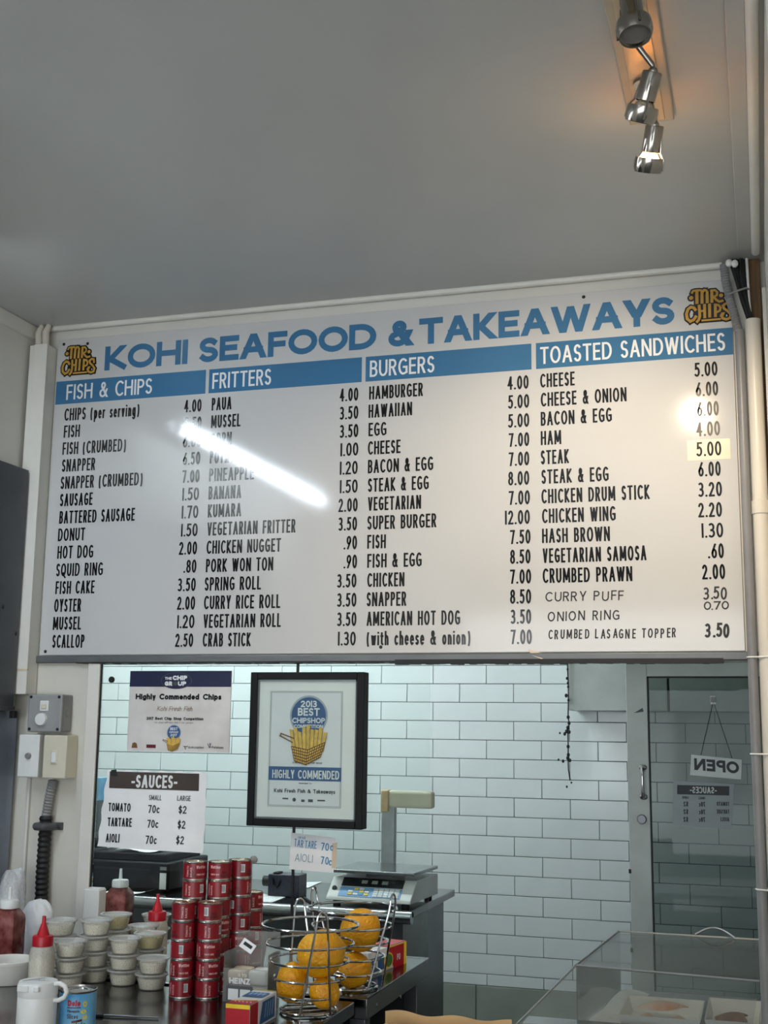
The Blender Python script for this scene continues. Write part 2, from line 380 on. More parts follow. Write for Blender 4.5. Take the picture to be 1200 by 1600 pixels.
def layout(text, Wd, H, sw, gap=None, jit=0.0, slant=0.0, rnd=None):
    """centre-line polylines of a text fitted into width Wd and cap height H, stroke sw"""
    gap = 0.085 * H if gap is None else gap
    tot = sum(GL[c][0] for c in text); fixed = len(text) * sw + (len(text) - 1) * gap
    sx = (Wd - fixed) / max(tot, 1e-6)
    if sx < 0.12 * H:                                     # too tight: squeeze the gaps
        gap = 0.02 * H; fixed = len(text) * sw + (len(text) - 1) * gap; sx = max((Wd - fixed) / max(tot, 1e-6), 0.08 * H)
    x = 0; out = []
    for c in text:
        w, st = GL[c]; jx = jy = 0
        if jit: jx = rnd.uniform(-jit, jit) * H; jy = rnd.uniform(-jit, jit) * H
        for pl in st:
            pts = []
            for a, b in pl:
                yy = sw/2 + b * (H - sw) + jy
                pts.append((x + sw/2 + a * w * sx + jx + slant * yy, yy))
            out.append(pts)
        x += w * sx + sw + gap
    return out
def ribbon(mb, pts, sw, fn, lift=0.0):
    P = [Vector(p) for p in pts]; Q = [P[0]]
    for p in P[1:]:
        if (p - Q[-1]).length > 1e-7: Q.append(p)
    o = fn(Q[0].x, Q[0].y); e = sw * 0.05
    nrm = (fn(Q[0].x + e, Q[0].y) - o).cross(fn(Q[0].x, Q[0].y + e) - o).normalized()
    if len(Q) < 2 or (len(Q) == 2 and (Q[1] - Q[0]).length < sw * .7):      # a dot
        c = (Q[0] + Q[-1]) / 2; r = sw * .58
        mb.add([fn(c.x + r*math.cos(2*PI*i/10), c.y + r*math.sin(2*PI*i/10)) + nrm*lift for i in range(10)], [tuple(range(10))]); return
    loop = (Q[0] - Q[-1]).length < 1e-6 and len(Q) > 3
    cut = [0]
    for i in range(1, len(Q) - 1):
        if (Q[i] - Q[i-1]).normalized().dot((Q[i+1] - Q[i]).normalized()) < 0.55: cut.append(i)
    cut.append(len(Q) - 1)
    smooth_loop = loop and len(cut) == 2 and (Q[-1] - Q[-2]).normalized().dot((Q[1] - Q[0]).normalized()) > 0.55
    k = 0
    for s, t in zip(cut[:-1], cut[1:]):
        L = lift + 0.00005 * (k % 4); k += 1
        R = Q[s:t+1]; ff = lambda v, L=L: fn(v.x, v.y) + nrm * L
        if smooth_loop: R = R[:-1]
        n = len(R)
        if n == 2:
            d = (R[1] - R[0]); ln = d.length; d /= ln
            if abs(d.y) > 0.5 and abs(d.x) > 0.02:                 # leaning stem, cut level at its ends
                ex = Vector((0, math.copysign(sw/2, d.y))); h = Vector((sw/2 / max(abs(d.y), .7), 0))
                a, b = R[0] - ex, R[1] + ex; q = [a - h, a + h, b + h, b - h]
            else:
                a, b = R[0] - d*sw/2, R[1] + d*sw/2; h = Vector((-d.y, d.x)) * sw/2; q = [a - h, a + h, b + h, b - h]
            m = max(1, int(ln / 0.004)) if ln < 0.2 and getattr(fn, 'curved', False) else 1
            vs = []
            for i in range(m + 1): vs += [ff(q[0].lerp(q[3], i/m)), ff(q[1].lerp(q[2], i/m))]
            mb.add(vs, [(2*i, 2*i+1, 2*i+3, 2*i+2) for i in range(m)]); continue
        if not smooth_loop:
            R = [R[0] - (R[1]-R[0]).normalized()*sw*.45] + R[1:-1] + [R[-1] + (R[-1]-R[-2]).normalized()*sw*.45]
        vs = []
        for i in range(n):
            if smooth_loop: d0, d1 = R[i] - R[i-1], R[(i+1) % n] - R[i]
            else: d1 = R[min(i+1, n-1)] - R[min(i, n-2)]; d0 = R[max(i, 1)] - R[max(i-1, 0)]
            d0 = d0.normalized(); d1 = d1.normalized(); m = Vector((-d0.y - d1.y, d0.x + d1.x))
            m = m.normalized() if m.length > 1e-4 else Vector((-d1.y, d1.x))
            kk = min(1 / max(m.dot(Vector((-d1.y, d1.x))), .3), 1.25) * sw/2
            vs += [ff(R[i] + m*kk), ff(R[i] - m*kk)]
        mb.add(vs, [(2*i, 2*i+1, 2*((i+1) % n)+1, 2*((i+1) % n)) for i in range(n if smooth_loop else n-1)])
def text_mb(text, Wd, H, sw, fn, mb=None, **k):
    mb = mb or MB()
    for i, pl in enumerate(layout(text, Wd, H, sw, **k)): ribbon(mb, pl, sw, fn, 0.0001 * (i % 5))
    return mb
def flat(o, u, v):                       # plane mapping
    o, u, v = Vector(o), Vector(u), Vector(v)
    return lambda a, b: o + u * a + v * b
def words(text, Wd, H, sw, fn, name, m, par, local=False, **k):
    lay = layout(text, Wd, H, sw, **k); i = 0
    for w in text.split(' '):                        # every word is a part
        mb = MB()
        for c in w:
            for _ in GL[c][1]: ribbon(mb, lay[i], sw, fn, 0.0001 * (i % 5)); i += 1
        mb.build(name, m, par, local=local, smooth=False)
def centred(text, fn0, cx, y, Wd, H, sw, mb=None, **k):
    return text_mb(text, Wd, H, sw, lambda a, b: fn0(cx - Wd/2 + a, y + b), mb, **k)
# ================================================================== THE SETTING
D = 3.90                                  # front face of the sign board
CT = 0.90                                 # counter height
CEIL = 3.112; YB = 6.6
XL, XR = -2.61, 0.06
struct(BOX('floor', 'floor', -4.4, 2.6, -3.4, 6.9, -0.1, 0.0))
struct(BOX('ceiling', 'ceil', -2.75, 2.6, -3.4, 4.02, CEIL, CEIL + 0.12))
struct(BOX('ceiling', 'ceil', -4.4, 2.6, 4.02, 6.9, CEIL, CEIL + 0.12))
struct(BOX('wall_left', 'wall', XL - 0.14, XL, -3.4, 4.02, 0, CEIL))
struct(BOX('wall_right', 'wall', XR, XR + 0.14, 2.3, 4.02, 0, CEIL))
struct(BOX('wall_shop_return', 'wall', XR + 0.14, 2.6, 2.3, 2.44, 0, CEIL))
struct(BOX('wall_shop_side', 'wall', 2.5, 2.6, -3.4, 2.3, 0, CEIL))
struct(BOX('wall_kitchen_left', 'wall', -4.5, -4.4, 4.02, 6.9, 0, CEIL))
struct(BOX('wall_kitchen_right', 'wall', 2.5, 2.6, 4.02, 6.9, 0, CEIL))
struct(BOX('wall_kitchen_return', 'wall', -4.4, XL - 0.14, 3.9, 4.02, 0, CEIL))
# front wall: bulkhead that carries the sign, pier under its left end
struct(BOX('wall_front', 'wall', XL, XR, D + 0.012, D + 0.12, 1.835, CEIL))
PX0, PX1, PX2 = XL, x_at(131, D, 1.5), x_at(154, D, 1.7)
struct(BOX('wall_pier', 'cream', PX0, PX1, D + 0.012, D + 0.034, 0, 1.835))
struct(BOX('trim_2', 'trim', PX1, PX2, D - 0.004, D + 0.020, 0, 1.835, bevel=0.003))
MB().box(PX2, PX2 + 0.004, D + 0.004, D + 0.012, CT, 1.832).build('trim_3', 'rubber'); struct(bpy.data.objects['trim_3'])
# beads along the ceiling
tz = CEIL
def bead(name, pts, r, m='trim'):
    o = MB().sweep(pts, r, 10).build(name, m); return struct(o)
bead('trim_4', [(XL, D - 0.004, tz - 0.006), (x_at(1128, D, tz), D - 0.004, tz - 0.006)], 0.012)
struct(BOX('trim_5', 'trim', XL, XL + 0.016, -3.3, D, tz - 0.055, tz, bevel=0.004))
bead('trim_6', [(0.035, 2.3, tz - 0.008), (0.035, D - 0.1, tz - 0.008)], 0.014)
struct(BOX('trim_7', 'ceil', -0.02, 0.022, 2.3, D - 0.12, tz - 0.006, tz, bevel=0.003))
struct(BOX('trim_11', 'cream', XR - 0.012, XR, 3.80, D + 0.01, 0, onY(1195, 457, 3.85).z, bevel=0.002))
# lintel rail under the sign with the ragged dark sealant below it
zl = onY(600, 1034, D).z
o = BOX('trim_8', 'rail', XL + 0.08, XR - 0.02, D - 0.006, D + 0.10, zl, 1.862, bevel=0.004); struct(o)
mb = MB(); rr = random.Random(3); xs = [x_at(120, D, zl) + i * 0.021 for i in range(108)]
for a, b in zip(xs[:-1], xs[1:]):
    h = rr.uniform(0.001, 0.004) + (0.006 if a > -1.16 else 0)
    mb.box(a, b, D - 0.007, D + 0.02, zl - h, zl + (0.001 if a < -1.16 else 0.007))
o = mb.build('trim_9', 'rubber'); struct(o)

# back wall of white tiles above a grey skirting
DADO = 1.62 - 1.327
wb = struct(BOX('wall_back', 'grout', -4.4, 2.6, YB + 0.008, YB + 0.15, 0, CEIL))
TW, TH, G = 0.3005, 0.1008, 0.0035
xt0 = x_at(718, YB, 1.75); zt0 = onY(718, 1068.5, YB).z
me_cache = {}
k0 = int(math.floor((DADO - zt0) / TH))
for r in range(k0, 6):
    z0 = zt0 + r * TH; z1 = z0 + TH
    z0c = max(z0, DADO)
    if z1 - z0c < 0.02: continue
    off = 0.5 * (r % 2)
    for c in range(-9, 6):
        x0 = xt0 + (c + (0 if r % 2 else 0.5)) * TW
        if x0 + TW < -4.35 or x0 > 0.45: continue
        key = round(z1 - z0c, 4)
        if key not in me_cache:
            me_cache[key] = MB().box(G/2, TW - G/2, 0, 0.0095, G/2, key - G/2).mesh('tile', 'tile', bevel=0.0014, seg=1)
        t = bpy.data.objects.new('tile', me_cache[key]); COL.objects.link(t); t.parent = wb
        t.location = (x0, YB, z0c)
        t.rotation_euler = (rr.uniform(-.004, .004), 0, rr.uniform(-.0025, .0025))
for i in range(8):
    x0 = -4.38 + i * 0.72
    o = BOX('skirting_panel', 'dado', x0 + 0.002, x0 + 0.718, YB - 0.006, YB + 0.008, 0, DADO - 0.002, wb, bevel=0.002)

# ================================================================== MENU BOARD
SX0, SX1 = -2.512, -0.045
SZ0, SZ1 = 1.62 + 0.0627 * 3.9, 1.62 + 0.369 * 3.9
sg = thing('menu_board', (0.5*(SX0+SX1), D, SZ0), 'long white takeaway menu sign with blue headings above the servery', 'sign')
BOX('panel', 'board', SX0, SX1, D, D + 0.010, SZ0, SZ1, sg, bevel=0.0012)
YT = D - 0.0008
SF = flat((0, YT, 0), (1, 0, 0), (0, 0, 1))
def sign_text(name, text, px0, px1, zb, H, sw, m, y=YT, **k):
    a, b = x_at(px0, D, zb + H/2), x_at(px1, D, zb + H/2)
    words(text, b - a, H, sw, flat((a, y, zb), (1,0,0), (0,0,1)), name, m, sg, **k)
# heading bands
zb0, zb1 = onY(88, 632.5, D).z, onY(90.5, 595.7, D).z
zb0 = 0.5 * (zb0 + onY(830.5, 577, D).z); zb1 = 0.5 * (zb1 + onY(830.5, 537.7, D).z)
for a, b in ((None, 320.7), (325.8, 565), (571, 830.6), (837.7, None)):
    xa = SX0 + 0.001 if a is None else x_at(a, D, zb0); xb = SX1 - 0.001 if b is None else x_at(b, D, zb0)
    BOX('heading_band', 'blue', xa, xb, YT + 0.0003, D, zb0, zb1, sg, smooth=False)
hH = (zb1 - zb0) * 0.66; hz = zb0 + (zb1 - zb0) * 0.17
for t, a, b in (('FISH & CHIPS', 104, 238), ('FRITTERS', 332, 424), ('BURGERS', 578, 679), ('TOASTED SANDWICHES', 844, 1133)):
    sign_text('heading_lettering', t, a, b, hz, hH, hH * 0.125, 'white', YT)
# title
tz0, tz1 = onY(167, 578.8, D).z, onY(167, 541.3, D).z
tz0 = 0.5 * (tz0 + onY(293, 568.8, D).z); tz1 = 0.5 * (tz1 + onY(293, 530.8, D).z)
for t, a, b in (('KOHI', 164, 294), ('SEAFOOD', 311, 588), ('&', 607, 646), ('TAKEAWAYS', 655, 1054)):
    sign_text('title_lettering', t, a, b, tz0, tz1 - tz0, (tz1 - tz0) * 0.235, 'blue', YT, gap=(tz1 - tz0) * 0.05)
# rows
zr0, zr1 = onY(300, 634, D).z, onY(300, 1000, D).z
ROW = [zr0 + (zr1 - zr0) * i / 13 for i in range(14)]
CH = 0.0475; SW = 0.0062
COLS = [
 [('CHIPS (per serving)',101,218),('FISH',100,125),('FISH (CRUMBED)',98,197),('SNAPPER',97,149),('SNAPPER (CRUMBED)',95,223),('SAUSAGE',94,145),('BATTERED SAUSAGE',93,211),('DONUT',91,133),('HOT DOG',90,146),('SQUID RING',88,161),('FISH CAKE',87,148),('OYSTER',85,127),('MUSSEL',83,127),('SCALLOP',82,132)],
 [('PAUA',331,362),('MUSSEL',330,376),('CORN',329,362),('POTATO',328,374),('PINEAPPLE',327,397),('BANANA',326,377),('KUMARA',325,377),('VEGETARIAN FRITTER',324,462),('CHICKEN NUGGET',323,439),('PORK WON TON',322,427),('SPRING ROLL',320,408),('CURRY RICE ROLL',319,438),('VEGETARIAN ROLL',318,439),('CRAB STICK',317,392)],
 [('HAMBURGER',577,661),('HAWAIIAN',576,644),('EGG',576,604),('CHEESE',575,626),('BACON & EGG',575,677),('STEAK & EGG',575,670),('VEGETARIAN',575,658),('SUPER BURGER',574,682),('FISH',574,603),('FISH & EGG',574,659),('CHICKEN',574,632),('SNAPPER',573,635),('AMERICAN HOT DOG',573,719),('(with cheese & onion)',573,735)],
 [('CHEESE',844,898),('CHEESE & ONION',845,979),('BACON & EGG',845,956),('HAM',845,877),('STEAK',845,889),('STEAK & EGG',846,951),('CHICKEN DRUM STICK',846,1015),('CHICKEN WING',847,962),('HASH BROWN',847,953),('VEGETARIAN SAMOSA',848,1010),('CRUMBED PRAWN',848,988)],
]
PRICES = [
 [('4.00',288,315),('5.50',288,315),('6.00',286,314),('6.50',286,313),('7.00',285,312),('1.50',285,311),('1.70',284,310),('1.50',283,309),('2.00',280,308),('.80',287,307),('3.50',278,306),('2.00',277,305),('1.20',277,304),('2.50',274,302)],
 [('4.00',531,560),('3.50',531,560),('3.50',531,560),('1.00',532,560),('1.20',531,559),('1.50',531,559),('2.00',529,559),('3.50',529,558),('.90',537,558),('.90',537,558),('3.50',527,557),('3.50',527,557),('3.50',527,557),('1.30',528,556)],
 [('4.00',793,826),('5.00',794,827),('5.00',794,827),('7.00',795,827),('7.00',795,827),('8.00',794,827),('7.00',795,828),('12.00',789,828),('7.50',797,829),('8.50',797,829),('7.00',797,830),('8.50',797,830),('3.50',798,830),('7.00',798,831)],
 [('5.00',1085,1121),('6.00',1087,1122),('6.00',1089,1123),('4.00',1088,1125),('5.00',1088,1127),('6.00',1091,1126),('3.20',1091,1128),('2.20',1091,1128),('1.30',1096,1130),('.60',1106,1131),('2.00',1097,1133)],
]
for ci, colm in enumerate(COLS):
    for i, (t, a, b) in enumerate(colm):
        low = t[0] == '(' or '(per' in t
        sign_text('item_lettering', t, a, b, ROW[i] - CH/2, CH, SW, 'black')
paler = {(3, 2), (3, 3)}  # two prices set in a paler, mottled black than the rest
for ci, colm in enumerate(PRICES):
    for i, (t, a, b) in enumerate(colm):
        sign_text('price_lettering', t, a, b, ROW[i] - CH/2, CH * 0.98, SW, 'paler' if (ci, i) in paler else 'black')
# handwritten lines
rh = random.Random(11)
def row_z(px, py): return onY(px, py, D).z
for t, a, b, y, h, sw, m in (('CURRY PUFF', 852, 974, 931.5, 0.031, 0.0041, 'ink'), ('ONION RING', 856, 967, 962, 0.031, 0.0041, 'ink'), ('CRUMBED LASAGNE TOPPER', 857, 1056, 990, 0.030, 0.0041, 'ink'),
                             ('3.50', 1099, 1136, 927, 0.039, 0.0056, 'ink'), ('0.70', 1099, 1139, 946, 0.026, 0.0042, 'ink'), ('3.50', 1101, 1140, 985, 0.044, 0.0074, 'ink')):
    z = row_z((a + b) / 2, y)
    sign_text('handwritten_lettering', t, a, b, z - h/2, h, sw, m, jit=0.05, slant=0.05, rnd=rh, gap=0.006 if len(t) > 5 else None)
# yellowed sticker behind one price, tape at the foot, screws
a, b = x_at(1074, D, ROW[4]), x_at(1141, D, ROW[4])
BOX('price_sticker', 'patch', a, b, YT + 0.0002, D, ROW[4] - 0.036, ROW[4] + 0.030, sg, smooth=False)
p = onY(838, 1022, D)
MB().hexa([(p.x - .026, D - .002, p.z + .016), (p.x + .022, D - .002, p.z + .002), (p.x + .022, D - .007, p.z - .018), (p.x - .014, D - .006, p.z - .004)],
          [(p.x - .026, D - .001, p.z + .016), (p.x + .022, D - .001, p.z + .002), (p.x + .022, D - .006, p.z - .018), (p.x - .014, D - .005, p.z - .004)]).build('tape_tab', 'tape', sg)
for px, py in ((100, 538), (137, 537), (912, 464), (71, 1018), (595, 1011)):
    p = onY(px, py, D); MB().ball((p.x, D - 0.0005, p.z), .006, .003, .006, 10, 6).build('screw', 'rubber', sg)
# gold logo: two lines of letters on a black outline, drawn once in the plane of the board
LG = [([(285,240),(300,205),(340,192),(385,200)],46), ([(385,195),(385,440)],66), ([(400,200),(440,182),(475,190),(492,225)],44), ([(492,215),(492,435)],62),
      ([(505,210),(545,178),(585,192),(600,240)],44), ([(600,235),(600,425)],62), ([(695,195),(697,415)],62), ([(700,190),(760,182),(808,225),(800,290),(735,325)],46), ([(735,325),(790,385),(850,422),(920,405)],52),
      ([(352,590),(320,548),(260,535),(200,580),(168,680),(185,780),(250,832),(320,800),(362,735)],62),
      ([(432,510),(442,620),(445,720),(425,800),(390,838)],58), ([(545,500),(550,740)],60), ([(440,620),(548,612)],44), ([(650,490),(652,725)],60), ([(768,490),(772,715)],60), ([(775,490),(835,492),(878,545),(862,610),(790,645)],48),
      ([(1062,535),(1042,470),(985,462),(932,505),(950,565),(1030,620),(1090,690),(1070,765),(995,790),(920,768),(895,705),(935,668)],54),
      ([(500,815),(860,785)],42)]
LD = [(265,345,46),(890,290,44)]
def lp_(x, y): p = onY(1060 + x*.075, 440 + y*.075, D); return Vector((p.x, p.z))
LC = lp_(617, 505); LS = (lp_(700, 505) - lp_(600, 505)).length / 100
def logo(pcx, pcy):
    c = onY(pcx, pcy, D); c = Vector((c.x, c.z)); out = MB(); gold = MB()
    mk = lambda yy: (lambda a, b: Vector((c.x + a, yy, c.y + b)))
    f0, f1 = mk(YT + .0004), mk(YT - .0012)
    for i, (pl, w) in enumerate(LG):
        q = [tuple(lp_(*p) - LC) for p in pl]
        ribbon(gold, q, w*LS, f1, .0002*(i % 3)); ribbon(out, q, (w + 66)*LS, f0, .00008*(i % 8))
        for j, p in enumerate(q):
            r = (w + 66)*LS/2; out.add([f0(p[0] + r*math.cos(2*PI*k/14), p[1] + r*math.sin(2*PI*k/14)) + Vector((0, -.00066 - .00001*((i*3 + j) % 9), 0)) for k in range(14)], [tuple(range(14))])
    for x, y, r in LD:
        p = lp_(x, y) - LC
        for mb, rr_, ff, dy in ((gold, r*LS, f1, 0), (out, (r + 34)*LS, f0, -.0008)): mb.add([ff(p.x + rr_*math.cos(2*PI*k/16), p.y + rr_*math.sin(2*PI*k/16)) + Vector((0, dy, 0)) for k in range(16)], [tuple(range(16))])
    g = [(330,300),(560,260),(860,330),(960,480),(1040,640),(900,760),(500,800),(300,700),(350,480)]
    out.add([f0(*(lp_(*p) - LC)) + Vector((0, -.0009, 0)) for p in g], [tuple(range(len(g)))])
    lg = out.build('logo', 'black', sg, smooth=False); lg['label'] = 'black and gold MR CHIPS logo'
    gold.build('logo_lettering', 'gold', lg, smooth=False)
logo(123.5, 563.5); logo(1106.3, 477.9)
# ================================================================== LIGHT FITTINGS
def refl_pt(px, py, z):                   # point at height z that mirrors in the sign at this pixel
    P = onY(px, py, D); d = ray(px, py); d = Vector((d.x, -d.y, d.z)); return P + d * ((z - P.z) / d.z)
TZ = EYE + 1.30
p1, p2 = refl_pt(285, 668, TZ), refl_pt(500, 783, TZ)
xt = 0.5 * (p1.x + p2.x)
ft = thing('fluorescent_light', (xt, 0.5*(p1.y+p2.y), TZ), 'long fluorescent tube light hanging near the left wall, mirrored in the sign', 'light')
MB().cyl((xt, p1.y, TZ), (xt, p2.y, TZ), 0.023, n=14).build('tube', 'tube', ft)
BOX('batten', 'whitepl', xt - .03, xt + .03, p2.y - .03, p1.y + .03, TZ + .04, TZ + .09, ft, bevel=.004)
for s in (-1, 1): MB().hexa([(xt + s*.03, p2.y, TZ + .05), (xt + s*.085, p2.y, TZ + .005), (xt + s*.085, p1.y, TZ + .005), (xt + s*.03, p1.y, TZ + .05)], [(xt + s*.03, p2.y, TZ + .053), (xt + s*.087, p2.y, TZ + .008), (xt + s*.087, p1.y, TZ + .008), (xt + s*.03, p1.y, TZ + .053)]).build('reflector', 'whitepl', ft)  # unseen wings added to keep the tube's direct light off the ceiling
for yy in (p1.y + .01, p2.y - .01): BOX('end_holder', 'whitepl', xt - .014, xt + .014, yy - .012, yy + .012, TZ - .02, TZ + .045, ft, bevel=.002)
for yy in (p1.y - .3, p2.y + .3): MB().cyl((xt, yy, TZ + .085), (xt, yy, CEIL), .005, n=8).build('hanger', 'grey_pl', ft)
for i, (kx, ky, ln, txt) in enumerate(((-2.35, 5.38, 1.4, 'left'), (-3.3, 5.55, 0.9, 'right'))):
    kf = thing('kitchen_light', (kx, ky, CEIL), 'white fluorescent batten on the kitchen ceiling, %s one of two' % ('longer' if txt == 'left' else 'shorter'), 'light')
    BOX('batten', 'whitepl', kx - ln/2 - .03, kx + ln/2 + .03, ky - .04, ky + .04, CEIL - .05, CEIL, kf, bevel=.004)
    MB().cyl((kx - ln/2, ky, CEIL - .085), (kx + ln/2, ky, CEIL - .085), .019, n=12).build('tube', 'tubek', kf)
    for e in (-1, 1): BOX('end_holder', 'whitepl', kx + e*ln/2 - .012, kx + e*ln/2 + .012, ky - .014, ky + .014, CEIL - .11, CEIL - .05, kf, bevel=.002)

# ceiling spotlight bar
pa, pb, pc_ = onZ(1053, 179, CEIL), onZ(992, 186, CEIL), onZ(1042.5, 0, CEIL)
bx0, bx1 = -0.258, -0.150; by1 = 0.5*(pa.y + pb.y); by0 = by1 - 0.80
sl = thing('spotlight_bar', (0.5*(bx0+bx1), 0.5*(by0+by1), CEIL), 'brass-toned ceiling plate with three adjustable nickel spotlight heads', 'spotlight')
BOX('plate', mat('champagne_plate', (172, 164, 146), 0.35, 0.15, var=0.05), bx0, bx1, by0, by1, CEIL - .016, CEIL, sl, bevel=.004)
BOX('plate_centre', mat('champagne_plate_centre', (184, 170, 142), 0.32, 0.15, var=0.05), bx0 + .02, bx1 - .022, by0 + .02, by1 - .018, CEIL - .020, CEIL - .015, sl, bevel=.002)
def head(base, piv, aim, lit, roll=0):
    """base on plate, pivot point of the cap, aim direction"""
    base, piv, aim = Vector(base), Vector(piv), Vector(aim).normalized()
    h = MB().cyl(base, base + Vector((0, 0, -.012)), .026, n=20).build('rose', 'nickel', sl)
    arm = MB().sweep([base + Vector((0,0,-.01)), base + Vector((0,0,-.03)), piv + Vector((0,0,.015)), piv], .0065, 10).build('arm', 'nickel', sl)
    MB().ball(piv, .011, n=12, m=8).build('knuckle', 'nickel', arm)
    rot = Vector((0, 0, 1)).rotation_difference(aim).to_matrix()
    def place(mb):
        mb.v = [piv + rot @ p for p in mb.v]; return mb
    can = place(MB().lathe([(0,0),(.020,0),(.0215,.002),(.0215,.060),(.019,.062),(.019,.05)], n=24)).build('lamp_body', 'nickel', sl)
    # four ribs that carry the outer ring, the lamp reflector shows between them
    ring = place(MB().lathe([(.0335,.072),(.0350,.080),(.0350,.094),(.031,.106),(.0285,.106),(.0325,.094),(.0325,.080),(.0335,.072)], n=28)).build('ring', 'nickel', sl)
    for k in range(3):
        a = 2*PI*k/3 + roll; ca, sa = math.cos(a), math.sin(a)
        place(MB().sweep([(.021*ca,.021*sa,.03),(.024*ca,.024*sa,.060),(.0338*ca,.0338*sa,.075),(.0342*ca,.0342*sa,.10)], .0026, 6)).build('rib', 'nickel', sl)
    refl = place(MB().lathe([(.010,.058),(.018,.066),(.025,.080),(.0285,.096)], n=24)).build('reflector', mat('ribbed_lamp_glass', (190, 176, 150), 0.2, 0.3, var=0.25, scale=160) if not lit else MATS['lit_reflector'], sl)
    face = place(MB().lathe([(0,.097),(.0285,.097)], n=24)).build('lamp_face', 'bulb' if lit else 'bulboff', refl)
    return piv + rot @ Vector((0, 0, .11)), aim
lr = glass('lit_reflector', (0.9, 0.62, 0.32), 0.6, 0.15, (255, 214, 150), 0.3)
yA = by1 - 0.66
def px_at(px, py, z): return onZ(px, py, z)
h1 = px_at(984, -8, CEIL - .085); h2 = px_at(1020, 112, CEIL - .10); h3 = px_at(1023, 196, CEIL - .10)
vr = lambda px, py: ray(px, py).normalized()
d1 = -UP*.86 - vr(990, 30)*.50 + RT*.12; d2 = -UP*.93 + vr(1010, 140)*.30 - RT*.25; d3 = -UP*.93 + vr(1018, 230)*.34 - RT*.14
head((bx0 + .054, h1.y + .0, CEIL - .016), h1, d1, False)
head((bx0 + .054, h2.y - .03, CEIL - .016), h2, d2, False, .5)
lp, la = head((bx0 + .054, h3.y - .06, CEIL - .016), h3, d3, True, 1.1)
# the lamps' own light
sp = bpy.data.lights.new('spot_beam', 'SPOT'); sp.energy = SPOT_W; sp.color = (1.0, .80, .56); sp.spot_size = math.radians(95); sp.spot_blend = 0.9; sp.shadow_soft_size = .010
so = bpy.data.objects.new('spot_beam', sp); COL.objects.link(so); so.location = lp + la * .012
tgt = Vector((-0.55, D, 2.05)) - so.location
so.rotation_euler = tgt.to_track_quat('-Z', 'Y').to_euler()
gl = bpy.data.lights.new('lamp_back_glow', 'POINT'); gl.energy = GLOW_W; gl.color = (1.0, .90, .76); gl.shadow_soft_size = .012
go = bpy.data.objects.new('lamp_back_glow', gl); COL.objects.link(go); go.location = h3 + la * .067

# ================================================================== CABLES AND PIPES, RIGHT OF THE SIGN
yc = 3.845
def cx(px, py): return onY(px, py, yc)
gc = thing('grey_conduit', (cx(1180, 1400).x, yc, 0), 'grey plastic conduit running down the right edge of the menu sign', 'conduit')
top = onY(1131, 413, 3.84); mid = onY(1137, 462, 3.84); jn = cx(1155, 522)
pts = [Vector(top), onY(1134, 440, 3.84), onY(1141, 470, 3.84), onY(1149, 497, yc), jn]
xs_ = cx(1156, 540).x
def densify(pts, n):
    out = []
    for a, b in zip(pts[:-1], pts[1:]):
        for i in range(n): out.append(a.lerp(b, i / n))
    return out + [pts[-1]]
dp = densify(pts, 14)
MB().sweep(dp, [.0145 if i % 2 else .0125 for i in range(len(dp))], 12).build('flexible_section', 'conduit', gc)
MB().sweep([(jn.x + .001, yc, jn.z + .012), (jn.x + .001, yc, 0.0)], .0150, 16).build('rigid_section', 'conduit', gc)
cb = thing('cable_bundle', (0.0, yc, 2.86), 'bundle of black cables with two white ones, dropping into the white pipe', 'cables')
rc = random.Random(5)
ct = [onY(1148, 408, 3.868), onY(1155, 440, 3.866), onY(1163, 470, 3.862), onY(1172, 500, 3.848), onY(1176, 515, 3.846)]
for i in range(21):
    ox, oy = rc.uniform(-.018, .028), rc.uniform(-.016, .012)
    if i >= 19: ox = .034; oy = -.014 + .006 * (i - 19)
    pts = [p + Vector((ox * (1 - .3*j) * (1 if j < 3 else .55) + rc.uniform(-.003, .003), oy, 0)) for j, p in enumerate(ct)]
    if i == 20: pts = pts[:4]
    MB().sweep(densify(pts, 3), (.0055 if i < 19 else .0040), 8).build('cable', 'rubber' if i < 19 else 'whitepl', cb)
for px, py in ((1139, 411), (1148, 412)):
    MB().ball(onY(px, py, 3.825), .011, .009, .013, 10, 7).build('sealant_blob', 'whitepl', cb)
wp = thing('white_pipe', (0.012, yc, 0), 'thick white plastic pipe taking the black cables down beside the sign', 'pipe')
ptop = cx(1176, 500)
xp = ptop.x
zc_ = onY(1188, 790, yc).z
MB().lathe([(.021, ptop.z - .15), (.021, ptop.z), (.0235, ptop.z), (.0235, zc_ - .02)], (xp, yc, 0), 24).build('upper_length', 'pipe', wp)
MB().lathe([(.0235, zc_ - .028), (.027, zc_ - .026), (.027, zc_ + .014), (.0235, zc_ + .016)], (xp, yc, 0), 24).build('coupling', 'pipe', wp)
MB().lathe([(.0235, zc_ - .02), (.0235, 0.0)], (xp, yc, 0), 24).build('lower_length', 'pipe', wp)
BOX('saddle', 'pipe', xp + .015, XR - .012, yc - .015, yc + .012, zc_ - .02, zc_ + .012, wp, bevel=.003)
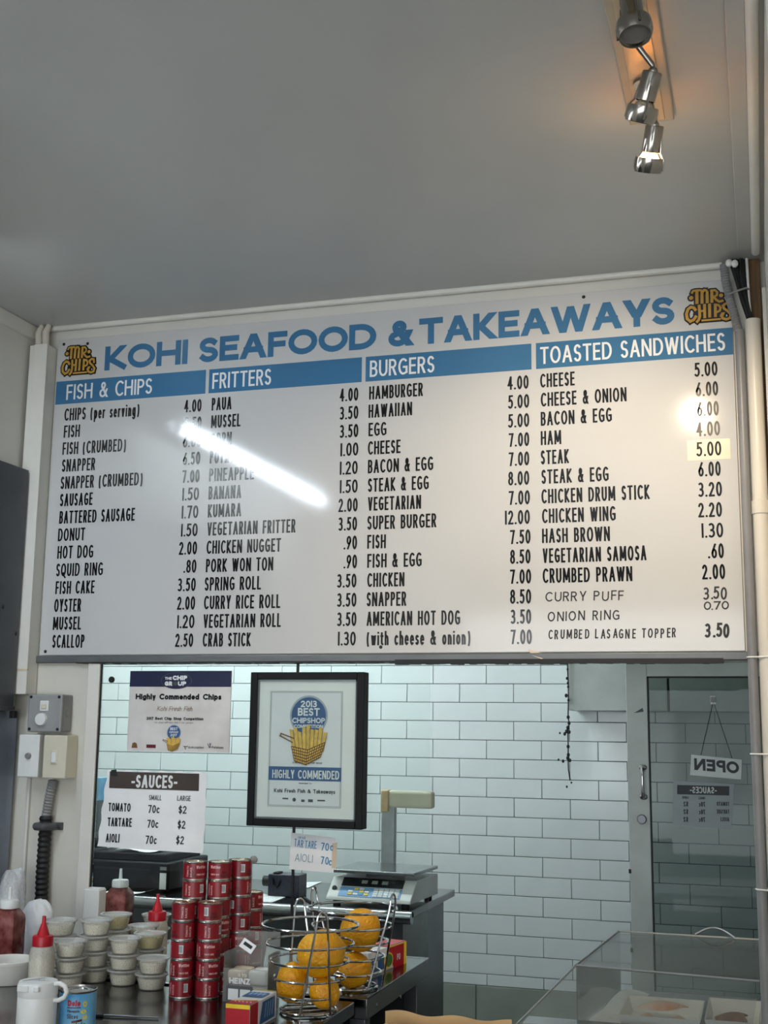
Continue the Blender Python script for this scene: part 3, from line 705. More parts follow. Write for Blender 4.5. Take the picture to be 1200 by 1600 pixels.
for py, nm in ((457, 'uppermost'), (1027, 'level with the sign foot'), (1178, 'beside the hung open card'), (1389, 'lowest')):
    z = cx(1180, py).z
    if py == 457:
        a = onY(1138, 460, 3.82); b = onY(1166, 450, 3.82); ring_pts = [a + Vector((-.006, .012, -.004)), a, a.lerp(b, .5) + Vector((0, -.004, 0)), b, b + Vector((.006, .02, .003))]
        o = MB().sweep(ring_pts, .0034, 8).build('cable_tie', 'grey_pl')
    else:
        xl = jn.x + .001 - .0165; xr = xp + .0255
        loop = [(xl, yc), (xl + .004, yc - .012), (xl + .016, yc - .0168), (xp - .008, yc - .0255), (xp + .012, yc - .0235), (xr - .002, yc - .012), (xr, yc), (xr - .004, yc + .013), (xp, yc + .0258), (xl + .012, yc + .0165)]
        o = MB().sweep([(a, b, z) for a, b in loop], .0026, 6, closed=True).build('cable_tie', 'whitepl')
    tag(o, 'thin plastic tie round conduit and pipe, ' + nm + ' of the four', 'cable tie', 'cable ties round the right-hand pipes')
tb = MB().box(0.008, XR - .014, D - .02, D + .012, onY(1175, 505, D).z - .9, CEIL - .002).build('timber_batten', 'wood', bevel=.002)
tag(tb, 'rough brown timber strip in the corner behind the black cables', 'timber')

# ================================================================== LEFT CORNER: TRUNKING, HOOD, SWITCHES
yt = 3.86
ta, tb_ = onY(62, 739, yt), onY(87, 739, yt)
tx0, tx1 = ta.x, tb_.x
tx0, tx1 = -2.597, -2.522
ct_ = thing('cable_trunking', (0.5*(tx0+tx1), yt, 1.7), 'white square cable trunking down the left edge of the menu sign', 'trunking')
ztop = onY(75, 540, yt).z; zbot = onY(52, 1085, yt).z
BOX('duct', 'trim', tx0, tx1, yt - .02, D + .008, zbot, ztop, ct_, bevel=.003)
BOX('lid', 'trim', tx0 + .022, tx1 + .004, yt - .026, yt - .019, zbot, ztop, ct_, bevel=.002)
zj = onY(58, 1047, yt).z
BOX('joint_clip', 'tape', tx0 - .001, tx1 + .005, yt - .028, yt - .018, zj - .003, zj + .004, ct_)
for k, xx in enumerate((tx0 + .026, tx0 + .056)):
    MB().sweep([(xx, yt + .002, ztop - .02), (xx - .002, yt - .004, ztop + .05), (xx + .004, yt + .006, CEIL - .002)], [.013, .014, .010], 10).build('cable', 'pipe', ct_)
# hood and splashback on the left wall
hx = XL + .055
zt_, zb_ = onX(0, 718.6, hx).z, onX(20, 1105, hx).z
HY = 3.822
hd = thing('range_hood', (XL, 3.2, zb_), 'dark steel range hood on the left wall beside the menu sign', 'range hood')
MB().hexa([(XL, 1.6, zb_), (hx, 1.6, zb_), (hx, HY, zb_), (XL, HY, zb_)], [(XL, 1.6, zt_), (hx, 1.6, zt_), (hx, HY, zt_), (XL, HY, zt_)]).build('hood_side', 'hood', hd, bevel=.003)
BOX('bottom_lip', 'hood', XL, hx + .006, 1.6, HY, zb_ - .012, zb_ + .004, hd, bevel=.003)
p = onX(22, 1117, hx); BOX('catch', 'rubber', hx - .012, hx + .006, p.y - .012, p.y + .012, p.z - .012, p.z + .014, hd, bevel=.002)
for px, py in ((5, 948), (25, 990)):
    p = onX(px, py, hx); MB().ball((hx, p.y, p.z), .003, .007, .008, 10, 6).build('rivet', 'rubber', hd)
sp_ = BOX('splashback', 'splash', XL + .001, XL + .03, 1.6, D - .012, 0.95, zb_ - .013, bevel=.003)
tag(sp_, 'blue-grey steel splashback sheet below the range hood', 'splashback')
# grey isolator box
yw = D + .012
def bx_(px, py, y): return onY(px, py, y)
def gbox(px0, px1, py0, py1, dep, name, m, label, grp):
    a, b = bx_(px0, py1, yw - dep), bx_(px1, py0, yw - dep)
    t = thing(name, (0.5*(a.x+b.x), yw, a.z), label, 'switch', grp)
    return t, a.x, b.x, a.z, b.z, yw - dep
t, a, b, c, d, yf = gbox(42, 97, 1085, 1143, .075, 'isolator_switch', 'grey_pl', 'grey switch box with round knob, topmost of three on the pier', 'switches on the pier')
BOX('back_box', 'grey_pl', a, b, yf + .012, yw, c, d, t, bevel=.006)
BOX('cover_plate', mat('grey_plastic_face', (150, 151, 150), .45, var=.04), a - .001, b + .001, yf, yf + .013, c - .001, d + .001, t, bevel=.005)
w = b - a; h = d - c
for u, v in ((.07, .93), (.92, .93), (.07, .07), (.92, .07)):
    MB().cyl((a + u*w, yf - .0015, c + v*h), (a + u*w, yf + .004, c + v*h), .0055, n=12).build('screw', 'rubber', t)
rk = BOX('rocker_surround', 'whitepl', a + .36*w, a + .62*w, yf - .004, yf + .002, c + .55*h, c + .83*h, t, bevel=.003)
BOX('rocker', 'ivory', a + .42*w, a + .57*w, yf - .008, yf - .002, c + .61*h, c + .74*h, rk, bevel=.003)
MB().cyl((a + .43*w, yf - .012, c + .33*h), (a + .43*w, yf + .002, c + .33*h), .021, .023, 24).build('knob', 'whitepl', t, bevel=.0015)
MB().cyl((b - .002, yf + .045, c + .5*h), (b + .0025, yf + .045, c + .5*h), .013, n=16).build('knockout', 'grey_pl', t)
t2, a, b, c, d, yf = gbox(26, 63, 1148, 1214, .075, 'light_switch', 'whitepl', 'white switch plate with small round button, left of the lower pair', 'switches on the pier')
BOX('box', 'whitepl', a, b - .002, yf, yw, c, d, t2, bevel=.004)
MB().cyl((.5*(a+b), yf - .009, .5*(c+d)), (.5*(a+b), yf + .002, .5*(c+d)), .010, .012, 20).build('button', 'grey_pl', t2, bevel=.001)
t3, a, b, c, d, yf = gbox(65, 105, 1149, 1216, .075, 'light_switch', 'ivory', 'ivory switch box with upright rocker, right of the lower pair', 'switches on the pier')
BOX('box', 'ivory', a, b, yf, yw, c, d, t3, bevel=.004)
rk = BOX('rocker_surround', 'ivory', .5*(a+b) - .013, .5*(a+b) + .013, yf - .003, yf + .002, c + .32*(d-c), c + .66*(d-c), t3, bevel=.004)
BOX('rocker', 'whitepl', .5*(a+b) - .009, .5*(a+b) + .009, yf - .008, yf - .001, c + .36*(d-c), c + .60*(d-c), rk, bevel=.003)
# corrugated conduit below the switches
yk = yw - .03
cc = thing('corrugated_conduit', (onY(68, 1390, yk).x, yk, CT), 'corrugated conduit, grey above and black below, on the pier', 'conduit')
g1, g2, g3 = onY(83, 1219, yk), onY(72, 1275, yk), onY(66, 1440, yk)
dp = densify([g1, g1.lerp(g2, .5) + Vector((-.002, 0, 0)), g2], 12); MB().sweep(dp, [.0175 if i % 2 else .0145 for i in range(len(dp))], 14).build('grey_section', 'grey_pl', cc)
g3 = Vector((g2.x + .004, yk, CT + .002))
dp = densify([g2, g2.lerp(g3, .5) + Vector((-.004, 0, 0)), g3], 22); MB().sweep(dp, [.024 if i % 2 else .020 for i in range(len(dp))], 14).build('black_section', 'rubber', cc)
pz = onY(70, 1291, yk)
MB().sweep([(pz.x - .03, yw - .004, pz.z), (pz.x - .028, yk - .012, pz.z), (pz.x - .016, yk - .03, pz.z), (pz.x + .016, yk - .03, pz.z), (pz.x + .028, yk - .012, pz.z), (pz.x + .034, yw - .006, pz.z), (pz.x + .056, yw - .006, pz.z)], .0135, 10).build('saddle_clamp', mat('dark_grey_plastic', (74, 76, 78), .4, var=.05), cc)
# thin white edge strip of the pier
o = BOX('trim_10', 'trim', x_at(44, D, 1.3) - .01, x_at(44, D, 1.3), D - .002, D + .012, CT, onY(40, 1216, D).z, bevel=.002); struct(o)
# ================================================================== GLASS SCREEN AND WHAT HANGS ON IT
YG = D + .012
xj = x_at(457, D, 1.3)
w1 = struct(BOX('window_1', 'glass', PX2 + .004, xj - .002, YG, YG + .006, CT, zl - .001), 'clear fixed glass pane left of the black joint')
w2 = struct(BOX('window_2', 'glass', xj + .002, -1.045, YG, YG + .006, CT, zl - .001), 'clear fixed glass pane right of the black joint')
struct(BOX('trim_12', 'rubber', xj - .0035, xj + .0035, YG - .002, YG + .008, CT, zl))
for px, py, r, m, nm in ((175, 1062, .011, 'rubber', 'dark'), (397, 1343, .013, 'grey_pl', 'grey')):
    p = onY(px, py, YG); k = MB().lathe([(0, 0), (r, 0), (r, .006), (r*.6, .011), (0, .012)], n=18)
    k.v = [Vector((v.x + p.x, YG - v.z, v.y + p.z)) for v in k.v]
    o = k.build('glass_stud', m); tag(o, 'small round %s stud fixed to the glass screen' % nm, 'stud', 'studs on the glass')
def disc(mb, fn, cx, cy, rx, ry, n=28):
    mb.add([fn(cx + rx*math.cos(2*PI*i/n), cy + ry*math.sin(2*PI*i/n)) for i in range(n)], [tuple(range(n))]); return mb
def quad(mb, fn, x0, x1, y0, y1):
    mb.add([fn(x0, y0), fn(x1, y0), fn(x1, y1), fn(x0, y1)], [(0,1,2,3)]); return mb
def poly(mb, fn, pts):
    mb.add([fn(a, b) for a, b in pts], [tuple(range(len(pts)))]); return mb
def layer(fn, k): 
    return lambda a, b: fn(a, b) + Vector((0, -0.0004 * k, 0))
def emblem(par, fn, cx, cy, r, lines):
    """round blue badge over a wire basket of chips"""
    ring = disc(MB(), layer(fn, 1), cx, cy, r, r).build('badge_ring', mat('badge_silver', (168, 176, 186), .4, var=.06), par, smooth=False)
    dd = disc(MB(), layer(fn, 2), cx, cy, r*.91, r*.91).build('badge_disc', 'bluep', ring, smooth=False)
    mb = MB()
    for t, yy, ww, hh in lines:
        centred(t, layer(fn, 3), cx, cy + yy*r, ww*r, hh*r, hh*r*.2, mb)
    mb.build('badge_lettering', 'white', ring, smooth=False)
    rf = random.Random(4); mb = MB(); mk = MB()
    for i in range(9):
        x = -.72 + i*.18; tp = -.70 + .12*math.sin(i*2.1) + (.12 if 2 < i < 6 else 0); sl = x*.25
        poly(mb, layer(fn, 4 + (i % 3)), [(cx+(x-.10)*r, cy-1.75*r), (cx+(x+.10)*r, cy-1.75*r), (cx+(x+.10+sl)*r, cy+tp*r), (cx+(x-.10+sl)*r, cy+(tp+.04)*r)])
        ribbon(mk, [(cx+(x+.10)*r, cy-1.7*r), (cx+(x+.10+sl)*r, cy+tp*r)], .022*r, layer(fn, 8))
    ch = mb.build('chips', 'chip', par, smooth=False); mk.build('chip_outline', 'bask', ch, smooth=False)
    mb = MB(); P = [(-.86,-1.50),(0,-1.66),(.90,-1.28),(.66,-2.0),(-.08,-2.38),(-.68,-2.2)]
    poly(mb, layer(fn, 9), [(cx+a*r, cy+b*r) for a, b in P])
    bk = mb.build('basket', 'chip', par, smooth=False)
    mb = MB(); L = lambda a, b, t: (cx+(a[0]+(b[0]-a[0])*t)*r, cy+(a[1]+(b[1]-a[1])*t)*r)
    for i in range(8):
        t = i/7
        ribbon(mb, [L(P[0],P[1],t), L(P[5],P[4],t)], .035*r, layer(fn, 10)); ribbon(mb, [L(P[1],P[2],t), L(P[4],P[3],t)], .035*r, layer(fn, 10))
    for i in range(6):
        t = i/5
        ribbon(mb, [L(P[0],P[5],t), L(P[1],P[4],t), L(P[2],P[3],t)], .045*r, layer(fn, 10))
    ribbon(mb, [(cx-.76*r, cy-1.1*r), (cx-1.42*r, cy-.88*r), (cx-1.48*r, cy-.99*r), (cx-.82*r, cy-1.3*r)], .06*r, layer(fn, 10))
    mb.build('basket_wires', 'bask', bk, smooth=False)

# ---- landscape award card
A0, A1 = onY(197, 1173, 3.895), onY(360, 1048, 3.895)
cw, chh = 0.390, A1.z - A0.z; cx0 = -2.139
t = thing('award_card', (cx0 + cw/2, D, A0.z), 'landscape award card with navy top band taped to the left glass pane', 'certificate')
BOX('card', 'card', cx0, cx0 + cw, D - .001, D + .004, A0.z, A1.z, t, smooth=False)
def c1(a, b): return Vector((cx0 + (a - 5)/1107*cw, D - .0014, A0.z + (1 - (b - 60)/880)*chh))
UX = cw/1107; UZ = chh/880
fl = lambda a, b: Vector((cx0 + a, D - .0014, A0.z + b))
quad(MB(), layer(fl, 0), 0, cw, chh*(1 - 175/880), chh).build('top_band', 'navy', t, smooth=False)
el = disc(MB(), layer(fl, 1), (520-5)*UX, (940-168)*UZ, 170*UX, 92*UZ).build('oval_rim', 'greyp', t, smooth=False)
disc(MB(), layer(fl, 2), (520-5)*UX, (940-168)*UZ, 163*UX, 87*UZ).build('oval', 'navy', el, smooth=False)
mb = MB()
def ct1(text, x0, x1, yt_, yb_, m, sw=.2, name='lettering', lay=3, slant=0, jit=0, rnd=None):
    H = (yb_ - yt_)*UZ
    words(text, (x1-x0)*UX, H, H*sw, lambda a, b: layer(fl, lay)((x0-5)*UX + a, (940-yb_)*UZ + b), name, m, t, slant=slant, jit=jit, rnd=rnd)
ct1('THE', 395, 470, 128, 158, 'white', .26); ct1('CHIP', 480, 638, 112, 162, 'white', .3); ct1('GR', 395, 478, 176, 224, 'white', .3); ct1('UP', 540, 630, 176, 224, 'white', .3)
disc(MB(), layer(fl, 3), (510-5)*UX, (940-200)*UZ, 24*UX, 24*UZ).build('potato_dot', 'greyp', t, smooth=False)
ct1('Highly Commended Chips', 80, 1015, 312, 375, 'black', .25)
ct1('Kohi Fresh Fish', 320, 705, 448, 500, 'script', .1, 'script_lettering', slant=.25, jit=.03, rnd=random.Random(2))
ct1('2017 Best Chip Shop Competition', 212, 830, 567, 598, 'black', .22)
ct1('for chips with less than 9% fat content'.replace('%', ''), 302, 725, 617, 634, 'greyp', .12, 'small_lettering')
emblem(t, layer(fl, 1), (517-5)*UX, (940-735)*UZ, 77*UX, [('BEST', .3, 1.05, .36), ('CHIPSHOP', -.05, 1.3, .22), ('2017', -.45, .95, .30)])
mk = MB(); poly(mk, layer(fl, 1), [((a-5)*UX, (940-b)*UZ) for a, b in ((58,908),(66,856),(90,846),(114,858),(124,908))]); mk.build('sponsor_mark', 'bask', t, smooth=False)
sm = quad(MB(), layer(fl, 1), (222-5)*UX, (325-5)*UX, (940-905)*UZ, (940-868)*UZ).build('sponsor_mark', 'darkred', t, smooth=False)
ct1('EUROGERM', 682, 845, 882, 902, 'greyp', .2, 'sponsor_lettering'); ct1('Potatoes', 930, 1055, 872, 898, 'greyp', .18, 'sponsor_lettering')
mk = MB()
for a, b, c, d in ((630,880,655,885),(655,885,672,878),(640,890,652,912),(885,850,905,890),(905,845,915,885),(920,845,905,890)): ribbon(mk, [((a-5)*UX,(940-b)*UZ),((c-5)*UX,(940-d)*UZ)], 7*UX, layer(fl, 1))
mk.build('sponsor_mark', 'greyp', t, smooth=False)

# ---- framed certificate
YF = 3.858
F0, F1 = onY(385.5, 1290, YF), onY(569, 1050, YF)
fx0, fx1, fz0, fz1 = onY(391, 1050, YF).x, F1.x, F0.z, F1.z
fx0 = 0.5*(fx0 + F0.x)
t = thing('framed_certificate', (0.5*(fx0+fx1), D, fz0), 'portrait certificate in a deep black frame hung on the glass', 'certificate')
bw = .0245
for nm, a in (('frame_stile', (fx0, fx0+bw, fz0, fz1)), ('frame_stile', (fx1-bw, fx1, fz0, fz1)), ('frame_rail', (fx0+bw, fx1-bw, fz0, fz0+bw)), ('frame_rail', (fx0+bw, fx1-bw, fz1-bw, fz1))):
    BOX(nm, 'frame', a[0], a[1], YF, D + .010, a[2], a[3], t, bevel=.0025)
for a in ((fx0+bw, fx0+bw+.006, fz0+bw, fz1-bw), (fx1-bw-.006, fx1-bw, fz0+bw, fz1-bw), (fx0+bw, fx1-bw, fz0+bw, fz0+bw+.006), (fx0+bw, fx1-bw, fz1-bw-.006, fz1-bw)):
    BOX('inner_slip', 'alu', a[0], a[1], YF + .006, YF + .014, a[2], a[3], t)
BOX('mount', 'mount', fx0+bw, fx1-bw, YF + .012, YF + .016, fz0+bw, fz1-bw, t, smooth=False)
q0, q1 = onY(419.5, 1259, YF + .012), onY(535.6, 1080.6, YF + .012)
qx0 = 0.5*(q0.x + onY(422.5, 1080.6, YF+.012).x); qw = q1.x - qx0; qh = q1.z - q0.z
f2 = lambda a, b: Vector((qx0 + a, YF + .0112, q0.z + b))
SXu = qw/905; SZu = qh/1430
def U(cx_, cy_): return ((cx_ - (180 - 30*(cy_-85)/1430))*SXu, (1515-cy_)*SZu)
quad(MB(), layer(f2, 0), 0, qw, 0, qh).build('sheet', 'sheet', t, smooth=False)
mk = MB()
for e in (0, .0035):
    ribbon(mk, [(e,e),(qw-e,e),(qw-e,qh-e),(e,qh-e),(e,e)], .0009, layer(f2, 1))
mk.build('border_lines', 'greyp', t, smooth=False)
def ct2(text, x0, x1, yt_, yb_, m, sw=.17, name='lettering', lay=4):
    a, b = U(x0, yb_), U(x1, yb_); H = (yb_-yt_)*SZu
    words(text, b[0]-a[0], H, H*sw, lambda p, q: layer(f2, lay)(a[0]+p, a[1]+q), name, m, t)
e0 = U(662, 390)
emblem(t, layer(f2, 1), e0[0], e0[1], 238*SXu, [('2013', .42, .86, .32), ('BEST', .0, 1.15, .38), ('CHIPSHOP', -.36, 1.72, .26), ('COMPETITION', -.60, 1.5, .17)])
a, b = U(160, 1195), U(1085, 1025)
quad(MB(), layer(f2, 2), 0, qw, a[1], b[1]).build('title_band', 'bluep', t, smooth=False)
ct2('HIGHLY COMMENDED', 205, 1040, 1065, 1170, 'white', .14); ct2('Kohi Fresh Fish & Takeaways', 230, 990, 1298, 1345, 'black', .17)
ct2('A PROJECT OF THE CHIP GROUP', 460, 830, 965, 984, 'greyp', .2, 'small_lettering'); ct2('awarded to', 540, 700, 1216, 1234, 'greyp', .2, 'small_lettering')
mk = MB()
for a, b, c, d in ((655,715,1420,1455),(570,612,1425,1455),(770,865,1422,1440),(335,408,1410,1428)):
    p, q = U(a, d), U(b, c); quad(mk, layer(f2, 1), p[0], q[0], p[1], q[1])
disc(mk, layer(f2, 1), *U(482, 1430), 22*SXu, 24*SZu, 14); mk.build('sponsor_marks', 'greyp', t, smooth=False)
BOX('glazing', 'glass', fx0+bw, fx1-bw, YF + .006, YF + .0075, fz0+bw, fz1-bw, t)

# ---- curling paper price sheet
def surf(x, z): 
    u = (x + 2.2)/.4; v = (z - 1.2)/.26
    return D - .004 - .006*math.sin(u*4.0 + v*2.0) - (.010*max(0, u-.8)**2*20) - .008*max(0, .25-v)*2
PQ = [onY(x, y, D) for x, y in ((153,1322),(318,1333),(324,1207),(170,1204))]
t = thing('sauce_price_sheet', (PQ[0].lerp(PQ[1], .5).x, D, PQ[0].z), 'curling white paper headed SAUCES taped to the glass above the counter', 'paper')
def pg(u, v):
    p = (PQ[0]*(1-u) + PQ[1]*u)*(1-v) + (PQ[3]*(1-u) + PQ[2]*u)*v
    if v > .97: p.z += .003*math.sin(u*37)
    if u > .97 or u < .03: p.x += .0025*math.sin(v*23)
    return Vector((p.x, surf(p.x, p.z), p.z))
MB().grid(pg, 26, 20).build('sheet', 'paper', t)
def pt(a, b, dy=-.0006): 
    return Vector((a, surf(a, b) + dy, b))
def px_text(par, text, x0, x1, ytop, ybot, slope, m, sw, name='lettering', fn=None, yy=D, **k):
    a, b = onY(x0, ybot, yy), onY(x1, ybot + slope*(x1-x0), yy); c = onY(x0, ytop, yy)
    u = (b - a); Wd = u.length; u = u/Wd; H = (c - a).length; v = Vector((0, 0, 1))
    g = fn or (lambda x, z: Vector((x, yy - .0006, z)))
    return text_mb(text, Wd, H, H*sw, lambda p, q: g((a + u*p + v*q).x, (a + u*p + v*q).z), **k).build(name, m, par, smooth=False)
hd_ = [onY(x, y, D) for x, y in ((173,1231),(310.5,1236),(311.5,1209),(174,1205))]
def hb(u, v):
    p = (hd_[0]*(1-u) + hd_[1]*u)*(1-v) + (hd_[3]*(1-u) + hd_[2]*u)*v
    return pt(p.x, p.z, -.0012)
MB().grid(hb, 16, 3).build('header_band', 'brownp', t)
pf = lambda a, b: pt(a, b, -.0024)
px_text(t, '-SAUCES-', 207, 277, 1210.5, 1230.5, .02, 'white', .17, fn=pf)
for txt, x0, x1, y0, y1, sw in (('SMALL',234,253,1242,1250,.14),('LARGE',277,297.5,1243,1251,.14),('TOMATO',171.5,206,1254,1267,.15),('70c',233,250.5,1257.5,1270,.15),('$2',279,291.5,1259,1271,.15),
        ('TARTARE',170,208,1277,1290.5,.15),('70c',232,249,1280.5,1293,.15),('$2',278,290,1282,1294.5,.15),('AIOLI',167,189,1302,1315.5,.15),('70c',230,247.5,1305,1318,.15),('$2',276.5,288.5,1306,1318.5,.15)):
    px_text(t, txt, x0, x1, y0, y1, .03, 'greyp' if y1 < 1252 else 'black', sw, fn=lambda a, b: pt(a, b, -.0012))
MB().add([pt(*(lambda p: (p.x, p.z))(onY(x, y, D)), -.002) for x, y in ((176,1203),(184,1202),(186,1213),(176,1212))], [(0,1,2,3)]).build('tape', 'rubber', t, smooth=False)
# ---- handwritten card
PQ2 = [onY(x, y, D + .006) for x, y in ((452,1358),(521,1364),(525,1309.5),(455,1301))]
t = thing('handwritten_card', (PQ2[0].lerp(PQ2[1], .5).x, D + .006, PQ2[0].z), 'small white card with blue handwritten sauce prices under the black frame', 'card')
MB().hexa([p + Vector((0, -.001, 0)) for p in PQ2], [p + Vector((0, .001, 0)) for p in PQ2]).build('card', 'paper', t, smooth=False)
MB().add([onY(x, y, D + .0045) for x, y in ((519,1318),(527,1316),(525,1358),(518,1356))], [(0,1,2,3)]).build('tape', 'tape', t, smooth=False)
rm = random.Random(8); g3_ = lambda a, b: Vector((a, D + .004, b))
for txt, x0, x1, y0, y1 in (('TARTARE',460,495,1311,1323),('70c',502,521,1316,1328),('AIOLI',461,489,1333,1345),('70c',501,519,1338,1350)):
    px_text(t, txt, x0, x1, y0, y1, .11, 'bluemk' if txt != 'AIOLI' else mat('faded_blue_marker', (130, 160, 176), .5, var=.15), .09 if txt != '70c' else .13, 'handwritten_lettering', fn=g3_, yy=D + .006, jit=.06, slant=.06, rnd=rm, gap=.003)
px_text(t, 'and', 466, 477, 1305.5, 1310, .1, 'bluemk', .12, 'handwritten_lettering', fn=g3_, yy=D + .006, gap=.001)

# ================================================================== KITCHEN BEYOND THE GLASS
yc0 = 6.28
cu0 = onY(888, 1110, yc0)
cu = thing('wall_cupboard', (0.0, YB, cu0.z), 'white wall cupboard on the tiled back wall beside the door', 'cupboard')
BOX('body', 'doorp', cu0.x, 0.75, yc0 + .018, YB, cu0.z, 2.6, cu)
xg = x_at(1043.5, yc0, 1.9)
BOX('door', 'doorp', cu0.x, xg - .006, yc0, yc0 + .018, cu0.z, 2.6, cu, bevel=.002); BOX('door', 'doorp', xg + .006, 0.75, yc0, yc0 + .018, cu0.z, 2.6, cu, bevel=.002)
BOX('door_gap', 'rubber', xg - .006, xg + .006, yc0 + .004, yc0 + .018, cu0.z, 2.6, cu)
cyd = yc0 - .015
cc_ = lambda a, b: onY(860 + a/6.96, 1020 + b/6.96, cyd)
bd = thing('black_cord', cc_(195, 1250), 'thin black cord with dark knots hanging by the cupboard edge', 'cord')
MB().sweep([cc_(a, b) for a, b in ((186,60),(187,180),(194,330),(196,515),(192,700),(203,765),(190,860),(194,1020),(192,1150),(196,1270),(215,1390))], .0035, 6).build('string', 'rubber', bd)
for a, b, r in ((185,95,11),(187,180,9),(180,278,10),(190,330,10),(193,370,10),(172,465,13),(196,515,10),(193,700,13),(203,765,13),(190,815,14),(175,855,13),(205,862,12),(155,882,12),(103,873,8),(193,1020,13),(195,1110,13),(190,1145,14),(212,1170,12),(138,1178,11),(88,1162,8),(228,1412,7),(178,1457,8)):
    MB().ball(cc_(a, b), r*.00062, r*.0005, r*.0008, 8, 6).build('knot', 'rubber', bd)
# glazed door with chrome pull
YD = 5.2
dx0, dx1 = onY(984, 1440, YD).x, onY(1020, 1440, YD).x; dx0 = 0.5*(dx0 + onY(978.5, 1040, YD).x)
dzt = onY(1000, 1057, YD).z; dzT = dzt + .14; dxR = dx1 + .68
dr = thing('door_1', (0.5*(dx0+dxR), YD, 0), 'white glazed door with a chrome pull handle and hung open card', 'door'); del dr['category']; struct(dr)
BOX('stile', 'doorp', dx0, dx1, YD, YD + .04, .0, dzT, dr, bevel=.003); BOX('stile', 'doorp', dxR, dxR + .09, YD, YD + .04, .0, dzT, dr, bevel=.003)
BOX('top_rail', 'doorp', dx1, dxR, YD, YD + .04, dzt, dzT, dr, bevel=.003); BOX('bottom_rail', 'doorp', dx1, dxR, YD, YD + .04, 0, .22, dr, bevel=.003)
BOX('pane', 'doorglass', dx1 - .002, dxR + .002, YD + .018, YD + .024, .2, dzt + .01, dr)
BOX('glazing_bead', 'rubber', dx1, dx1 + .006, YD + .004, YD + .018, .22, dzt, dr); BOX('glazing_bead', 'rubber', dx1, dxR, YD + .004, YD + .018, dzt - .006, dzt, dr)
pA, pB = onY(1004.5, 1199, YD), onY(1005.5, 1245, YD)
hx_ = 0.5*(pA.x+pB.x)
ph = MB().sweep([(hx_, YD, pA.z), (hx_, YD - .028, pA.z - .004), (hx_, YD - .034, pA.z - .03), (hx_, YD - .034, pB.z + .03), (hx_, YD - .028, pB.z + .004), (hx_, YD, pB.z)], [.007,.008,.0065,.0065,.008,.007], 12).build('pull_handle', 'chrome', dr)
for z in (pA.z, pB.z): MB().lathe([(0,0)], (0,0,0), 3) if False else MB().ball((hx_, YD - .003, z), .017, .006, .013, 16, 8).build('handle_plate', 'chrome', ph)
p = onY(1003, 1280, YD); MB().cyl((p.x, YD - .012, p.z), (p.x, YD, p.z), .018, .020, 22).build('lock_cylinder', 'steel_dark', dr, bevel=.002)
z = onY(1000, 1362, YD).z; BOX('hinge_line', 'rubber', dx0 - .004, dx0 + .006, YD - .003, YD + .01, z - .008, z + .008, dr)
p = onY(998, 1112, YD); MB().add([(p.x - .02, YD - .001, p.z - .006), (p.x + .016, YD - .001, p.z + .016), (p.x + .02, YD - .001, p.z)], [(0,1,2)]).build('paint_chip', 'greyp', dr, smooth=False)
struct(BOX('trim_13', 'alu', dx0 - .02, 1.5, YD - .01, YD + .05, dzT, dzT + .04))
for xx in (dx0 + .2, 1.2): struct(BOX('trim_14', 'alu', xx, xx + .03, YD, YD + .03, dzT + .04, CEIL))
# card and sheet on the door, lettering showing through reversed
def rev(fn, x1): return lambda a, b: fn(x1 - a, b)
yq = YD + .012
OC = [onY(x, y, yq) for x, y in ((1078,1211),(1158,1218),(1159,1187),(1080,1179))]
t = thing('open_card', (OC[0].lerp(OC[1], .5).x, yq, OC[0].z), 'card reading OPEN in reverse, hung on a string on the door glass', 'sign')
MB().hexa([p + Vector((0,-.001,0)) for p in OC], [p + Vector((0,.001,0)) for p in OC]).build('card', 'openp', t, smooth=False)
a, b = onY(1085, 1203, yq - .002), onY(1155, 1209, yq - .002); u = (a - b); Wd = u.length; u /= Wd
text_mb('OPEN', Wd, .047, .011, lambda p, q: b + u*p + Vector((0,0,q))).build('lettering', 'openink', t, smooth=False)
hk = onY(1114.5, 1096, yq)
for x, y in ((1095,1180),(1144,1185)): MB().sweep([hk, onY(x, y, yq)], .0013, 6).build('string', 'rubber', t)
BOX('hook', 'grey_pl', hk.x - .010, hk.x + .010, yq - .006, yq + .004, hk.z - .004, hk.z + .018, t, bevel=.002); BOX('hook_pad', 'whitepl', hk.x - .011, hk.x + .011, yq - .001, yq + .005, hk.z - .012, hk.z + .022, t, bevel=.002)
SC = [onY(x, y, yq) for x, y in ((1051,1288),(1143,1296),(1147,1225),(1052,1220))]
t = thing('reversed_price_sheet', (SC[0].lerp(SC[1], .5).x, yq, SC[0].z), 'grey see-through sauce price sheet reading in reverse on the door glass', 'paper')
MB().hexa([p + Vector((0,-.0008,0)) for p in SC], [p + Vector((0,.0008,0)) for p in SC]).build('sheet', mat('see_through_paper', (160, 170, 174), .6, var=.04), t, smooth=False)
MB().add([onY(x, y, yq - .0016) for x, y in ((1058,1241),(1139.5,1243),(1139.5,1228.5),(1058,1226.5))], [(0,1,2,3)]).build('header_band', 'openink', t, smooth=False)
def rtext(txt, x0, x1, y0, y1, m, sw, k=.0024):
    b, a = onY(x1, y1, yq - k), onY(x0, y1 - .02*(x1-x0), yq - k); u = a - b; Wd = u.length; u /= Wd; H = (onY(x1, y0, yq - k) - b).length
    text_mb(txt, Wd, H, H*sw, lambda p, q: b + u*p + Vector((0,0,q))).build('lettering', m, t, smooth=False)
rtext('-SAUCES-', 1078, 1120, 1230, 1240, 'openp', .16)
for i, nm in enumerate(('TOMATO', 'TARTARE', 'AIOLI')):
    y = 1253 + i*12; rtext(nm, 1120 if nm != 'AIOLI' else 1126, 1139.5, y, y + 6.5, 'openink', .17); rtext('70c', 1092, 1102, y, y + 7.5, 'openink', .18); rtext('$2', 1068, 1075.5, y - .5, y + 7, 'openink', .18)
